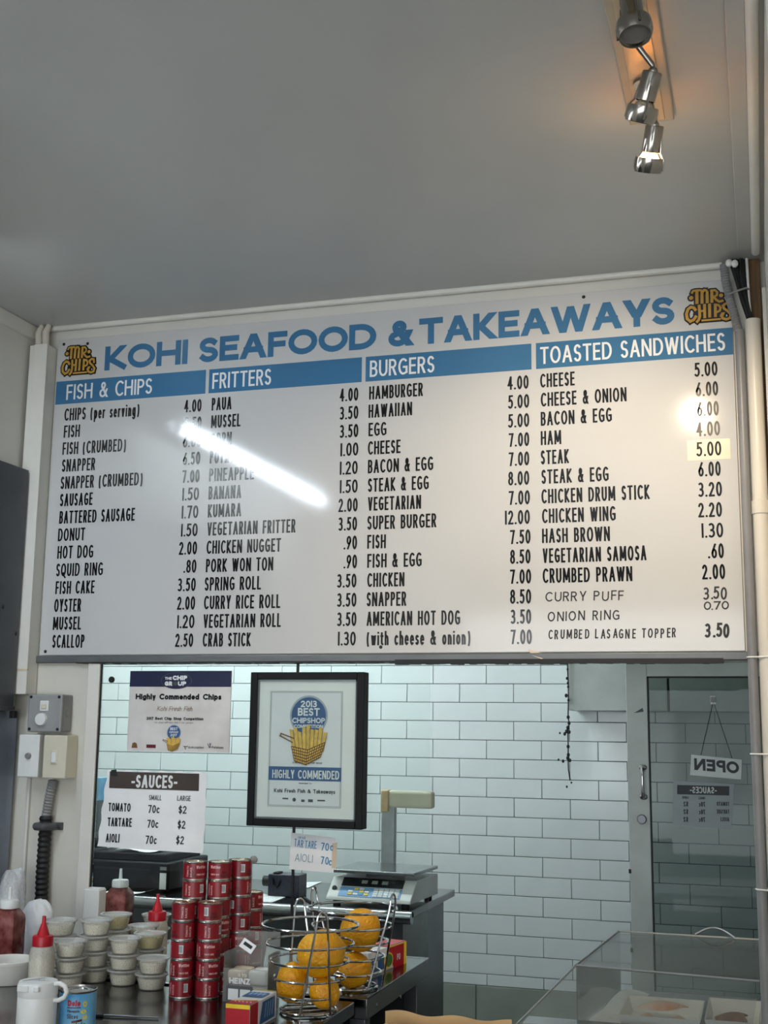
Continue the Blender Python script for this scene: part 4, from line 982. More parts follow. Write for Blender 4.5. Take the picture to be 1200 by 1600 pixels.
rtext('SMALL', 1091, 1102, 1245, 1249, 'openink', .2); rtext('LARGE', 1066, 1076, 1244, 1248, 'openink', .2)

# kitchen bench with the scale
BX = -1.372; BY0, BY1 = 4.86, 5.60
kb = thing('kitchen_bench', (-2.6, 5.2, 0), 'dark stainless bench behind the glass carrying the weighing scale', 'bench')
BOX('top', 'steel_top', -3.95, BX, BY0 + .02, BY1, CT - .03, CT, kb, bevel=.004)
MB().cyl((-3.95, BY0 + .022, CT - .026), (BX, BY0 + .022, CT - .026), .026, n=20).build('rolled_edge', 'steel', kb)
BOX('side_panel', 'steel_dark', BX - .10, BX - .045, BY0 + .05, BY1 - .03, 0, CT - .031, kb)
BOX('front_panel', 'hood', -3.9, BX - .10, BY0 + .14, BY0 + .16, .08, CT - .031, kb); BOX('side_panel', 'steel_dark', -3.9, -3.86, BY0 + .05, BY1 - .03, 0, CT - .031, kb)
sc0 = onZ(590, 1391, CT); scl = thing('weighing_scale', (-1.565, 5.12, CT), 'white shop scale with steel platter and pole display on the bench', 'scale', rz=math.radians(-3))
prof = [(-.19,.018),(-.185,.03),(-.105,.102),(.18,.102),(.18,.018)]
MB().prism([(-.185, a, b) for a, b in prof], (.37, 0, 0)).build('body', 'whitepl', scl, local=True, bevel=.004)
MB().box(-.185, .185, -.145, .18, .122, .136).build('platter', 'steel', scl, local=True, bevel=.004)
MB().box(-.06, .06, -.05, .1, .10, .124).build('platter_support', 'steel_dark', scl, local=True)
for a, b in ((-.15,-.15),(.15,-.15),(-.15,.15),(.15,.15)): MB().cyl((a, b, 0), (a, b, .02), .016, n=12).build('foot', 'rubber', scl, local=True)
sn = Vector((0, -.072, .08)).normalized(); 
def slope(x, s, k): return Vector((x, -.185 + .08*s, .03 + .072*s)) + Vector((0, -.669, .743))*k
def sq(name, m, x0, x1, s0, s1, k, par=scl):
    return MB().hexa([slope(x0,s0,0), slope(x1,s0,0), slope(x1,s1,0), slope(x0,s1,0)], [slope(x0,s0,k), slope(x1,s0,k), slope(x1,s1,k), slope(x0,s1,k)]).build(name, m, par, local=True, smooth=False)
dsp = sq('display', 'screen', -.135, .135, .56, .97, .003)
for i in range(3): sq('readout', 'lcd', -.02 + i*.045 - .03, .006 + i*.045 - .03, .70, .86, .0036, dsp)
kp = sq('keypad', mat('keypad_blue', (110, 160, 210), .4, var=.06), -.135, .135, .06, .52, .002)
rk_ = random.Random(6)
for i in range(5):
    for j in range(4):
        sq('key', 'whitepl', .015 + i*.023, .034 + i*.023, .10 + j*.10, .185 + j*.10, .004, kp)
for i in range(4):
    for j in range(3):
        sq('key', ['yellow', 'whitepl', 'doleblue'][(i+j) % 3], -.095 + i*.024, -.076 + i*.024, .14 + j*.12, .23 + j*.12, .004, kp)
q = slope(-.16, .4, 0); MB().ball(q, .012, .006, .014, 12, 7).build('level_bubble', 'greyp', scl, local=True)
MB().box(-.082, -.018, .185, .215, .02, .41).build('pole', mat('grey_pole', (160, 166, 166), .35, .3, var=.1, scale=20), scl, local=True, bevel=.006)
hdz = .43
ds = MB().box(-.05, .158, .18, .225, .372, .447).build('pole_display', mat('pale_yellow_plastic', (206, 204, 178), .35, var=.05), scl, local=True, bevel=.016, seg=4)
MB().box(-.082, -.046, .172, .228, .352, .448).build('display_block', 'palewood', ds, local=True, bevel=.006); ds.children[0].location = (0, 0, 0)

# things on the kitchen bench
x0, x1 = x_at(128, 5.0, 1.0), x_at(264, 5.0, 1.0); zt = onY(200, 1346, 5.0).z
pr = thing('receipt_printer', (0.5*(x0+x1), 5.2, CT), 'wide black machine on the kitchen bench below the sauces sheet', 'printer')
BOX('body', 'blackpl', x0, x1, 5.0, 5.4, CT + .008, zt, pr, bevel=.008)
BOX('top_cover', 'blackpl', x0 + .02, x1 - .03, 5.03, 5.38, zt - .002, zt + .035, pr, bevel=.008)
for xx in (x0 + .03, x1 - .03):
    for yy in (5.04, 5.36): MB().cyl((xx, yy, CT), (xx, yy, CT + .012), .014, n=10).build('foot', 'rubber', pr)
a, b = onY(250, 1364, 5.0), onY(259, 1390, 5.0); st = BOX('sticker', 'paper', a.x, b.x, 4.9985, 5.0, b.z, a.z, pr, smooth=False)
BOX('sticker', 'grey_pl', a.x, b.x, 4.9982, 5.0, a.z + .012, a.z + .026, pr, smooth=False)
p = onY(143, 1370, 5.0); MB().cyl((p.x, 4.996, p.z), (p.x, 5.002, p.z), .010, n=16).build('button', 'greyp', pr)
BOX('slot', 'rubber', x0 + .06, x1 - .09, 4.9985, 5.001, zt - .035, zt - .028, pr)
o = MB(); p = onY(185, 1338, 5.02)
o.grid(lambda u, v: Vector((p.x - .03 + .20*u, 5.04 + .16*v, zt + .044 + .006*math.sin(u*6) + .004*v)), 8, 3)
tag(o.build('paper_slip', 'paper'), 'white paper slip lying on top of the black machine', 'paper')
o = MB(); p = onY(205, 1402, 4.97); o.grid(lambda u, v: Vector((p.x - .10 + .22*u, 4.895 + .07*v, CT + .002 + .018*max(0, u-.6)**2*6)), 10, 3)
tag(o.build('paper_slip', 'paper'), 'white paper slip curling on the bench in front of the black machine', 'paper')
a = onY(143, 1332, 5.1)
def bagfn(u, v):
    th = 2*PI*u; ph = PI*v; r = 1 + .18*math.sin(5*th + 3*ph) * math.sin(ph)
    return Vector((a.x + .075*r*math.sin(ph)*math.cos(th), 5.12 + .07*r*math.sin(ph)*math.sin(th), zt + .075 + .036*r*math.cos(ph)))
tag(MB().grid(bagfn, 22, 12).build('bin_bag', 'blackpl'), 'crumpled shiny black plastic bag on the black machine', 'bag')
x0, x1 = x_at(110, 5.5, 1.2), x_at(159, 5.5, 1.2); zs = onY(148, 1250, 5.5).z
sh = thing('steel_rack', (0.5*(x0+x1), 5.5, CT), 'dark steel rack behind the sauces sheet', 'rack')
BOX('shelf', 'steel_dark', x0, x1, 5.44, 5.58, zs - .018, zs, sh, bevel=.002)
for xx in (x0, x1 - .02): BOX('upright', 'steel_dark', xx, xx + .02, 5.45, 5.57, CT, zs - .018, sh)
BOX('back_panel', 'hood', x0 + .02, x1 - .02, 5.56, 5.57, CT, zs - .018, sh)
z1 = onY(150, 1215, 5.5).z
cb_ = thing('blue_carton', (0.5*(x0+x1), 5.5, zs), 'blue and green printed carton standing on the steel rack', 'carton')
BOX('box', 'doleblue', x0 + .02, x1 - .004, 5.46, 5.56, zs, z1, cb_, bevel=.002); BOX('printed_panel', 'green', x0 + .02, x1 - .05, 5.4594, 5.46, zs + .01, zs + .045, cb_, smooth=False); BOX('barcode', 'white', x1 - .042, x1 - .012, 5.4594, 5.46, zs + .012, zs + .05, cb_, smooth=False)
# paper, pen, tape machine
def sheet_on_bench(pts, label):
    P = [onZ(x, y, CT + .0012) for x, y in pts]; mb = MB().prism(P, (0, 0, .001)); tag(mb.build('paper_sheet', 'paper'), label, 'paper')
sheet_on_bench(((396,1409),(425,1410),(446,1402),(400,1395)), 'white paper sheet on the bench under the tape machine')
sheet_on_bench(((468,1388),(482,1387),(503,1378),(468,1379)), 'white paper sheet on the bench behind the tape machine')
a, b = onZ(475, 1402, CT + .005), onZ(486, 1409, CT + .005)
pn = thing('pen', a.lerp(b, .5) - Vector((0,0,.005)), 'short black pen lying on the bench left of the scale', 'pen')
MB().cyl(a, b, .005, n=10).build('barrel', 'rubber', pn); MB().cyl(b, b + (b-a)*.25, .006, n=10).build('cap', 'blackpl', pn)
yy = 5.07; x0, x1 = x_at(419, yy, 1.0), x_at(467, yy, 1.0); zt = onY(445, 1367, yy).z
tm = thing('tape_machine', (0.5*(x0+x1), yy + .05, CT), 'navy box-shaped tape machine with black roll on the kitchen bench', 'tape dispenser')
BOX('case', 'navybox', x0, x1, yy, yy + .10, CT, zt, tm, bevel=.004)
BOX('lid_catch', 'blackpl', x0 + .02, x0 + .045, yy + .01, yy + .06, zt, zt + .008, tm, bevel=.002)
zz = onY(420, 1378, yy).z; xr_ = x_at(408, yy, zz)
MB().cyl((xr_, yy + .03, zz), (x0 + .012, yy + .03, zz), .022, n=20).build('roll', 'rubber', tm, bevel=.002)
MB().sweep([(x0 + .022, yy - .004, zz + .018), (x0 + .025, yy - .012, zz - .012), (x0 + .045, yy - .012, zz - .02), (x0 + .058, yy - .004, zz + .008)], .005, 8).build('guard', 'blackpl', tm)
# ================================================================== FRONT COUNTER, SIDE BENCH, DISPLAY CASE
CX1 = -1.072; CY0, CY1 = 2.45, 3.255
fc = thing('front_counter', (-1.8, 2.85, 0), 'stainless front counter carrying the can stack and sauce tubs', 'counter')
BOX('top', 'steel_top', XL + .03, CX1, CY0, CY1, CT - .035, CT, fc, bevel=.003)
BOX('front_panel', 'steel_dark', XL + .03, CX1 - .03, CY0 + .03, CY0 + .05, 0, CT - .035, fc); BOX('side_panel', 'steel_dark', CX1 - .05, CX1 - .03, CY0 + .05, CY1 - .01, 0, CT - .035, fc)
BX1 = -1.050; SY0, SY1 = 3.300, 3.945
sb = thing('side_bench', (-1.8, 3.6, 0), 'stainless bench behind the front counter, glass screen standing on it', 'bench')
BOX('top', 'steel_top', XL + .02, BX1, SY0, SY1, CT - .055, CT, sb, bevel=.003)
for xx in (BX1 - .06, -1.9, XL + .04):
    for yy in (SY0 + .03, SY1 - .09): BOX('leg', 'steel_dark', xx, xx + .045, yy, yy + .045, 0, CT - .055, sb, bevel=.002)
BOX('back_panel', 'hood', XL + .04, BX1 - .07, SY1 - .05, SY1 - .04, .1, CT - .055, sb); BOX('lower_shelf', 'steel_dark', XL + .04, BX1 - .02, SY0 + .04, SY1 - .06, .3, .32, sb)
for px, py in ((589, 1570), (626, 1557)):
    p = onX(px, py, BX1); MB().ball((BX1, p.y, p.z), .003, .006, .006, 10, 6).build('bolt', 'steel', sb)

# glass display case
ZC = 0.905
g = {}
g['bl'] = onZ(967, 1455, ZC); g['fl'] = onZ(900, 1508, ZC); g['fr'] = onZ(1187, 1533, ZC); g['br'] = Vector((g['fr'].x + .03, g['bl'].y, ZC))
lo_l = onY(790, 1618, 3.66); lo_r = Vector((-.075, 3.88, lo_l.z - .02))
dc = thing('display_case', (-.3, 4.3, 0), 'glass-topped fish display case at the lower right in front of the door', 'display case')
def pane(name, pts, th, m, par):
    P = [Vector(p) for p in pts]; n = (P[1]-P[0]).cross(P[2]-P[0]).normalized() * th
    return MB().prism(P, n).build(name, m, par, smooth=False)
pane('top_pane', [g['fl'], g['fr'], g['br'], g['bl']], -.005, 'cabglass', dc)
fm = [lo_l, lo_r, g['fr'] + Vector((0, 0, -.001)), g['fl'] + Vector((0, 0, -.001))]
MB().add(fm, [(0,1,2),(0,2,3)]).build('front_pane', 'cabglass', dc, smooth=False)
for a, b in (('fl', 'fr'), ('bl', 'fl'), ('bl', 'br')): MB().cyl(g[a], g[b], .0032, n=8).build('edge_strip', 'alu', dc)
MB().cyl(g['fl'], lo_l, .0032, n=8).build('edge_strip', 'alu', dc)
bz = .70
BL_, FL_ = Vector((g['bl'].x - .02, 4.72, 0)), Vector((lo_l.x - .02, 4.02, 0))
pane('side_pane', [Vector((g['fl'].x, g['fl'].y, bz)), Vector((g['bl'].x, g['bl'].y, bz)), g['bl'], g['fl']], .004, 'cabglass', dc)
BOX('base', 'alu', -.60, -.02, 4.02, 4.70, 0, bz - .001, dc, bevel=.003)
BOX('front_sill', 'alu', lo_l.x, -.075, 3.92, 4.02, lo_l.z - .06, lo_l.z - .02, dc, bevel=.003)
hp = [onZ(1087, 1462, ZC), onY(1100, 1454, 4.60), onY(1118, 1450, 4.60), onY(1136, 1456, 4.60), onZ(1148, 1467, ZC)]
yy = 0.5*(hp[0].y + hp[-1].y)
a, b = hp[0], hp[-1]
MB().sweep([a.lerp(b, i/12) + Vector((0, 0, .004 + .028*math.sin(PI*i/12))) for i in range(13)], [.0055] + [.0042]*11 + [.0055], 8).build('handle', 'chrome', dc)
def tray(cx, cy, w, d, rz, label):
    t = thing('fish_tray', (cx, cy, bz), label, 'tray', 'trays in the display case', rz)
    mb = MB(); o = [(-w/2,-d/2),(w/2,-d/2),(w/2,d/2),(-w/2,d/2)]; s = .86
    for k in range(4):
        a, b = o[k], o[(k+1) % 4]
        mb.hexa([(a[0]*s,a[1]*s,0),(b[0]*s,b[1]*s,0),(b[0]*s*.97,b[1]*s*.97,0),(a[0]*s*.97,a[1]*s*.97,0)], [(a[0],a[1],.05),(b[0],b[1],.05),(b[0]*.97,b[1]*.97,.05),(a[0]*.97,a[1]*.97,.05)])
    mb.build('rim', 'whitepl', t, local=True, smooth=False); MB().box(-w/2*s, w/2*s, -d/2*s, d/2*s, 0, .006).build('floor', 'whitepl', t, local=True)
    return t
tray(-.345, 4.20, .25, .30, 0, 'white plastic fish tray on the left inside the display case'); tray(-.125, 4.24, .17, .34, 0, 'white plastic fish tray on the right inside the display case')
def fillet(cx, cy, cz, l, w, a, m, label):
    mb = MB(); mb.grid(lambda u, v: Vector(((u-.5)*l, math.sin(PI*min(1, u*1.1+.05))*w*(v-.5)*2*.5*1.6, .005 + .020*math.sin(PI*v)*math.sin(PI*(u*.9+.05)))), 14, 8)
    o = mb.build('fish_fillet', m); o.location = (cx, cy, cz); o.rotation_euler = (0, 0, a); tag(o, label, 'fish', 'fish in the display case')
fillet(-.395, 4.17, bz + .007, .18, .055, 1.5, 'fish', 'pink fish fillet at the left of the left tray'); fillet(-.295, 4.17, bz + .007, .18, .055, 1.62, 'fish', 'pink fish fillet at the right of the left tray')
fillet(-.345, 4.25, bz + .034, .16, .06, .3, 'fish', 'pink fish fillet lying across the other two in the left tray')
fillet(-.13, 4.17, bz + .006, .14, .07, .6, 'darkfish', 'brown fish piece at the front of the right tray'); fillet(-.13, 4.30, bz + .006, .14, .07, .9, 'darkfish', 'brown fish piece at the back of the right tray')
mb = MB(); mb.grid(lambda u, v: Vector((-.585 + .10*u + .06*v, 4.04 + .58*v, bz + .006 + .012*math.sin(PI*u) + .004*math.sin(9*v + 3*u))), 10, 24)
mb.build('paper_liner', 'paper', dc)

# lower pick-up counter with a brown paper bag whose top just shows
lc = thing('pickup_counter', (-.6, 2.6, 0), 'low steel pick-up counter at the bottom edge under the paper bag', 'counter')
BOX('body', 'steel_dark', -.98, -.30, 2.40, 2.90, 0, .58, lc, bevel=.004); BOX('top', 'steel_top', -1.0, -.28, 2.38, 2.92, .58, .60, lc, bevel=.003)
zb = onY(700, 1590, 2.78).z
a, b = onY(603, 1592, 2.78).x, onY(800, 1592, 2.78).x
pb_ = thing('paper_bag', (.5*(a+b), 2.72, .60), 'brown kraft paper bag at the bottom edge of the picture', 'bag')
MB().hexa([(a+.01, 2.66, .60), (b-.01, 2.66, .60), (b-.01, 2.80, .60), (a+.01, 2.80, .60)], [(a, 2.69, zb - .02), (b, 2.69, zb - .02), (b, 2.775, zb - .02), (a, 2.775, zb - .02)]).build('bag_body', 'kraft', pb_, bevel=.003)
mb = MB(); mb.grid(lambda u, v: Vector((a + (b-a)*u, 2.775 + .004*math.sin(u*9), zb - .03 + .034*v + .004*math.sin(u*14)*v)), 24, 2); mb.build('back_lip', 'kraft', pb_)
mb = MB(); mb.grid(lambda u, v: Vector((a + (b-a)*u, 2.69 + .003*math.sin(u*7), zb - .03 + .022*v + .003*math.sin(u*11)*v)), 24, 2); mb.build('front_lip', 'kraft', pb_)

# ================================================================== TIN CANS
CR, CHT = .0325, .0495
def wrap(r):                                   # map (arc length, height) to the can side
    return lambda a, b: Vector((r*math.sin(a/r), -r*math.cos(a/r), b))
can0 = thing('tomato_can', (0, 0, 0), 'x', 'can')
MB().lathe([(0,.0008),(CR*.96,.0008),(CR,0),(CR*1.015,.001),(CR*1.015,.0025),(CR*.985,.004),(CR*.985,CHT-.0045),(CR*1.015,CHT-.003),(CR*1.015,CHT-.0008),(CR,CHT-.0003),(CR*.965,CHT-.0008),(CR*.955,CHT-.0025)], n=28).build('body', 'tinside', can0, local=True)
MB().lathe([(CR*.955,CHT-.0025),(CR*.8,CHT-.0025),(CR*.78,CHT-.0018),(CR*.6,CHT-.0018),(CR*.58,CHT-.0025),(0,CHT-.0025)], n=28).build('lid', 'tin', can0, local=True)
lb = MB().lathe([(CR*.99,.0042),(CR*1.004,.0044),(CR*1.004,CHT-.0048),(CR*.99,CHT-.0046)], n=36).build('label', 'red', can0, local=True)
lb['label'] = 'red printed paper label'
wr = wrap(CR*1.004 + .0004); wr.curved = True; per = 2*PI*CR
mb = MB(); text_mb('Watties', .030, .0085, .0017, lambda a, b: wr(-.015 + a, .0315 + b), mb, slant=.1); mb.build('brand_lettering', 'pinkp', lb, local=True, smooth=False)
words('TOMATO SAUCE', .026, .0045, .0008, lambda a, b: wr(-.013 + a, .0135 + b), 'lettering', 'pinkp', lb, local=True)
for off in (per*.30, per*.80):                 # sideways print
    for k, (tx, ww) in enumerate((('TOMATO', .030), ('SAUCE', .026))):
        mb = MB(); text_mb(tx, ww, .0055, .0011, lambda a, b, k=k, off=off: wr(off + .008 + k*.010 - b, .009 + a), mb); mb.build('lettering', 'pinkp', lb, local=True, smooth=False)
mb = MB(); q = lambda a0, a1, b0, b1: [mb.add([wr(a0+(a1-a0)*i/4, b0), wr(a0+(a1-a0)*(i+1)/4, b0), wr(a0+(a1-a0)*(i+1)/4, b1), wr(a0+(a1-a0)*i/4, b1)], [(0,1,2,3)]) for i in range(4)]
q(per*.52, per*.52 + .012, .016, .038); bc = mb.build('barcode', 'white', lb, local=True, smooth=False)
wr2 = wrap(CR*1.004 + .0008); mb = MB()
for i in range(7): ribbon(mb, [(per*.52 + .0015 + i*.0015, .019), (per*.52 + .0015 + i*.0015, .036)], .0007, wr2)
mb.build('barcode_bars', 'greyp', lb, local=True, smooth=False)
for off in (per*.14, -per*.14, per*.66):       # dark tomatoes in the picture
    mb = MB()
    for i, j in ((0,0),(1,0),(2,0),(.5,1),(1.5,1)):
        c = (off + (i-1)*.0085, .012 + j*.009)
        mb.add([wr(c[0] + .0044*math.cos(2*PI*k/10), c[1] + .0045*math.sin(2*PI*k/10)) for k in range(10)], [tuple(range(10))])
    mb.build('tomato_picture', 'darkred', lb, local=True, smooth=False)
bf1 = onZ(281, 1561, CT); bf2 = onZ(322, 1562, CT)
f1 = Vector((bf1.x - .012, bf1.y + .030, CT)); f2_ = Vector((bf2.x - .012 + .0, bf2.y + .030, CT))
if (f2_ - f1).length < .067: f2_ = f1 + (f2_ - f1).normalized()*.0675
def stack_pos(px, py, n): P = onZ(px, py, CT + n*CHT); return Vector((P.x, P.y, CT))
c3 = stack_pos(305, 1345, 7); c4 = stack_pos(344, 1345, 7); c5 = stack_pos(376, 1342, 7); c6 = stack_pos(394, 1392, 5)
def push(p, others, d=.0675):
    for _ in range(20):
        for o in others:
            v = p - o
            if v.length < d: p = o + (v.normalized() if v.length > 1e-4 else Vector((0,1,0)))*d
    return p
c3 = push(c3, [f1, f2_]); c4 = push(c4, [f1, f2_, c3]); c5 = push(c5, [f1, f2_, c3, c4]); c6 = push(c6, [f2_, c4, c5])
ordw = ['bottom', 'second from bottom', 'third from bottom', 'fourth from bottom', 'fifth from bottom', 'sixth from bottom', 'top']
cols = [(f1, 5, 'front left column'), (f2_, 5, 'front right column'), (c3, 7, 'tall rear left column'), (c4, 7, 'tall rear middle column'), (c5, 7, 'tall rear right column'), (c6, 5, 'short rightmost column')]
rots = {0: (3.3, 0.1, 3.0, 5.1, 1.9), 1: (3.4, .2, 1.5, 4.9, 2.6)}
first = True
for ci, (p, n, nm) in enumerate(cols):
    for k in range(n):
        o = can0 if first else copy_tree(can0); first = False
        o.location = (p.x + rc.uniform(-.0006, .0006), p.y + rc.uniform(-.0006, .0006), CT + k*CHT)
        rz = rc.uniform(0, 6.28)
        if ci == 0: rz = [3.4+YAW, 0.3+YAW, 2.9+YAW, 5.0, 4.6][k]
        if ci == 1: rz = [4.6, .9, .5, 4.4, 2.7+YAW][k]
        o.rotation_euler = (0, 0, rz)
        w = 'top' if k == n-1 else ordw[k]
        tag(o, 'red tomato can, %s in the %s' % (w, nm), 'can', 'red tomato cans in the stack')

# ================================================================== SAUCE TUBS
R1, R0, TH_ = .0455, .0335, .0425
def make_tub(sauce):
    t = thing('sauce_tub', (0, 0, 0), 'x', 'tub')
    MB().lathe([(0,.001),(R0,.001),(R0+.001,.003),(R1-.004,TH_-.008),(R1-.002,TH_-.007),(R1-.002,TH_-.002)], n=28).build('tub', 'tubpl', t, local=True)
    MB().lathe([(0,.003),(R0-.002,.003),(R0+.0035,.026),(R0+.0015,.030),(R0*.5,.028),(0,.030)], n=28).build('sauce', sauce, t, local=True)
    MB().lathe([(R1-.0015,TH_-.0045),(R1+.0015,TH_-.004),(R1+.0015,TH_-.0005),(R1-.001,TH_),(R1-.004,TH_-.0005),(R1-.006,TH_-.0035),(0,TH_-.003)], n=28).build('lid', 'lidpl', t, local=True)
    return t
tubA, tubB = make_tub('sauce'), make_tub('sauce2')
used = {}
def tub(src, loc, label):
    if src.name not in used: o = src; used[src.name] = 1
    else: o = copy_tree(src)
    o.location = loc; o.rotation_euler = (0, 0, rc.uniform(0, 6)); tag(o, label, 'tub', 'lidded sauce tubs on the counter'); return o
def base_from(px, pyfront): 
    P = onZ(px, pyfront, CT); d = Vector((P.x, P.y, 0)).normalized()*R0; return Vector((P.x + d.x, P.y + d.y, CT))
P_ = base_from(236, 1549); Q_ = base_from(192, 1542); R_ = base_from(146, 1537)
S_ = base_from(107, 1548); 
def top_at(px, py, n): P = onZ(px, py, CT + n*TH_); return Vector((P.x, P.y, CT))
U_ = top_at(181, 1427, 4); V_ = top_at(228, 1458, 3); T_ = top_at(98, 1437, 4); X_ = top_at(207, 1447, 3); W_ = top_at(246, 1428, 3); W_ = Vector((x_at(243, 3.66, 1.0), 3.66, CT))
stk = [(P_, 2, 'sauce stack beside the can stack', 0), (Q_, 3, 'sauce stack in the front row middle', 0), (S_, 3, 'sauce stack behind the pineapple can', 0), (R_, 4, 'tall front sauce stack left of centre', 0), (V_, 3, 'stack before the rear red-capped bottle', 0), (U_, 4, 'tall rear sauce stack', 1), (T_, 4, 'leftmost rear sauce stack', 0), (X_, 3, 'low rear sauce stack', 0), (W_, 3, 'rearmost sauce stack by the cans', 0)]
placed = []
for p, n, nm, kind in stk:
    p = push(p, placed, 2*R1 + .009); placed.append(p)
    for k in range(n):
        src = tubB if (kind and k == n-1) or (nm.startswith('stack before') and k == n-1) else tubA
        tub(src, (p.x + rc.uniform(-.002, .002), p.y + rc.uniform(-.002, .002), CT + k*TH_), '%s sauce tub, %s in the %s' % ('yellow' if src is tubB else 'cream', 'top' if k == n-1 else ordw[k], nm))

# ================================================================== BOTTLES
def squeeze(name, loc, label, tomato):
    t = thing(name, loc, label, 'bottle')
    if tomato:
        MB().lathe([(0,0),(.040,0),(.043,.004),(.043,.130),(.041,.142),(.030,.158),(.024,.163),(.024,.168)], n=32, sq=.75, sx=.98, sy=.8).build('bottle', 'ketchup', t, local=True)
        cp = MB().lathe([(.0265,.163),(.0285,.164),(.0285,.184),(.026,.188),(.008,.190),(.0062,.192),(.0045,.224),(.0035,.225),(0,.225)], n=28).build('cap', 'whitepl', t, local=True)
        MB().lathe([(.0288,.167),(.0292,.169),(.0288,.171)], n=28).build('cap_ridge', 'whitepl', cp, local=True)
    else:
        MB().lathe([(0,0),(.031,0),(.034,.003),(.034,.105),(.031,.118),(.026,.124),(.026,.128)], n=28).build('bottle', 'bottlepl', t, local=True)
        MB().lathe([(0,.003),(.031,.003),(.031,.098),(0,.100)], n=24).build('sauce', 'sauce', t, local=True)
        cp = MB().lathe([(.0265,.124),(.0280,.125),(.0280,.148),(.0265,.151),(.017,.153),(.0075,.180),(.0055,.184),(.0050,.202),(0,.203)], n=28).build('cap', 'redcap', t, local=True)
    return t
def place_top(px, py, ztop): P = onZ(px, py, CT + ztop); return Vector((P.x, P.y, CT))
squeeze('sauce_bottle', place_top(15, 1411, .178), 'tomato sauce bottle with white cap at the left edge of the counter', True)
b2 = push(place_top(188, 1379, .178), [U_, X_, R_], .10); b2.y = max(b2.y, 3.62); b2.x = x_at(188, b2.y, 1.07)
squeeze('sauce_bottle', b2, 'tomato sauce bottle with white cap behind the sauce tubs', True)
squeeze('sauce_bottle', place_top(67, 1470, .137), 'red-capped squeeze bottle of pale sauce beside the translucent tub', False)
b4 = place_top(245.5, 1423, .137); b4.y = 3.56; b4.x = x_at(245.5, b4.y, 1.03)
squeeze('sauce_bottle', b4, 'red-capped squeeze bottle of pale sauce left of the can stack', False)
# ================================================================== OTHER THINGS ON THE COUNTER
# white bags at the far left
def bag(cx, cy, w, d, h, seed, label, m='bag'):
    r = random.Random(seed); ph = [r.uniform(0, 6) for _ in range(6)]
    def fn(u, v):
        th = 2*PI*u
        k = math.sqrt(max(0, 1 - v**5)) * (1 + .10*math.sin(2*th + ph[0] + 2*v) + .05*math.sin(5*th + ph[1] - 5*v) + .03*math.sin(9*th + ph[2] + 11*v)) * (1 - .12*v)
        lobe = math.exp(-((th - .25 + PI) % (2*PI) - PI)**2 / .18) * v**3
        zz = h*v*(1 + .10*math.cos(2*th + ph[3]) * v * k + .05*math.sin(6*th + ph[4]) * v * k) + .03*lobe*k
        return Vector((cx + w*(k + .35*lobe*k)*math.cos(th), cy + d*k*math.sin(th), CT + .002 + zz))
    t = thing('plastic_bag', (cx, cy, CT), label, 'bag')
    mb = MB(); mb.grid(fn, 44, 16); mb.build('bag_wall', m, t)
    MB().lathe([(0,.004),(w*.85,.004),(w*.8,h*.55),(w*.45,h*.72),(0,h*.75)], (cx, cy, CT), 20, sy=d/w).build('contents', 'paper', t)
    return t
p = onZ(52, 1500, CT); q = onZ(10, 1500, CT)
bx1 = x_at(56, 3.55, 1.0); bx2 = x_at(14, 3.70, 1.1)
bag(bx1, 3.55, .058, .055, .165, 3, 'white plastic bag slumped against the pier at the left', 'film')
bag(bx2, 3.72, .055, .05, .23, 9, 'clear and white plastic bag standing at the left edge', 'bag')
# translucent round tub
rc_ = onZ(14, 1499, CT + .062); rr_ = .072
t = thing('translucent_container', (rc_.x, rc_.y, CT), 'low round translucent plastic container at the left edge', 'container')
MB().lathe([(0,.001),(rr_*.82,.001),(rr_*.86,.004),(rr_*.97,.054),(rr_*1.03,.055),(rr_*1.04,.062),(rr_*1.01,.064),(rr_*.98,.062),(rr_*.95,.05),(rr_*.83,.006),(0,.004)], n=40).build('wall', mat('cloudy_container_plastic', (226, 224, 216), .35, var=.04, spec=.4), t, local=True)
# white flip-top shaker
P = onZ(60, 1533, CT + .125)
sh_ = thing('white_shaker', (P.x, P.y, CT), 'white plastic shaker jug with flip lid and loop handle in front', 'shaker')
SR = .0455
MB().lathe([(0,0),(SR*.96,0),(SR,.004),(SR,.094),(SR*.985,.096)], n=40).build('body', 'whitepl', sh_, local=True)
MB().lathe([(SR*1.0,.094),(SR*1.015,.096),(SR*1.015,.120),(SR*.97,.126),(SR*.5,.1275),(0,.1275)], n=40).build('lid', 'whitepl', sh_, local=True)
hl = MB().sweep([(SR*.98,.0,.122),(SR+.012,0,.124),(SR+.026,0,.118),(SR+.031,0,.106),(SR+.026,0,.094),(SR+.012,0,.087),(SR*.98,0,.086)], .0055, 10).build('handle', 'whitepl', sh_, local=True)
MB().box(-.026, .004, -SR*1.05, -SR*.9, .108, .124).build('flip_tab', 'whitepl', sh_, local=True, bevel=.002); MB().box(.016, .030, -SR*1.02, -SR*.86, .110, .122).build('flip_tab', 'whitepl', sh_, local=True, bevel=.002)
mb = MB()
for q_ in ([(-.002,.0),(.004,.008),(.006,.0),(.011,.009)], [(.012,.001),(.016,.009),(.019,.002)], [(.020,.004),(.027,.010)]): ribbon(mb, q_, .0016, lambda a, b: Vector((a, b - .008, .1284)))
mb.build('marker_scribble', 'navy', sh_, local=True, smooth=False)
ribbon_mb = MB(); ribbon(ribbon_mb, [(-.028, -.02), (.004, .022)], .004, lambda a, b: Vector((a, b, .1281))); ribbon_mb.build('lid_seam', 'greyp', sh_, local=True, smooth=False)
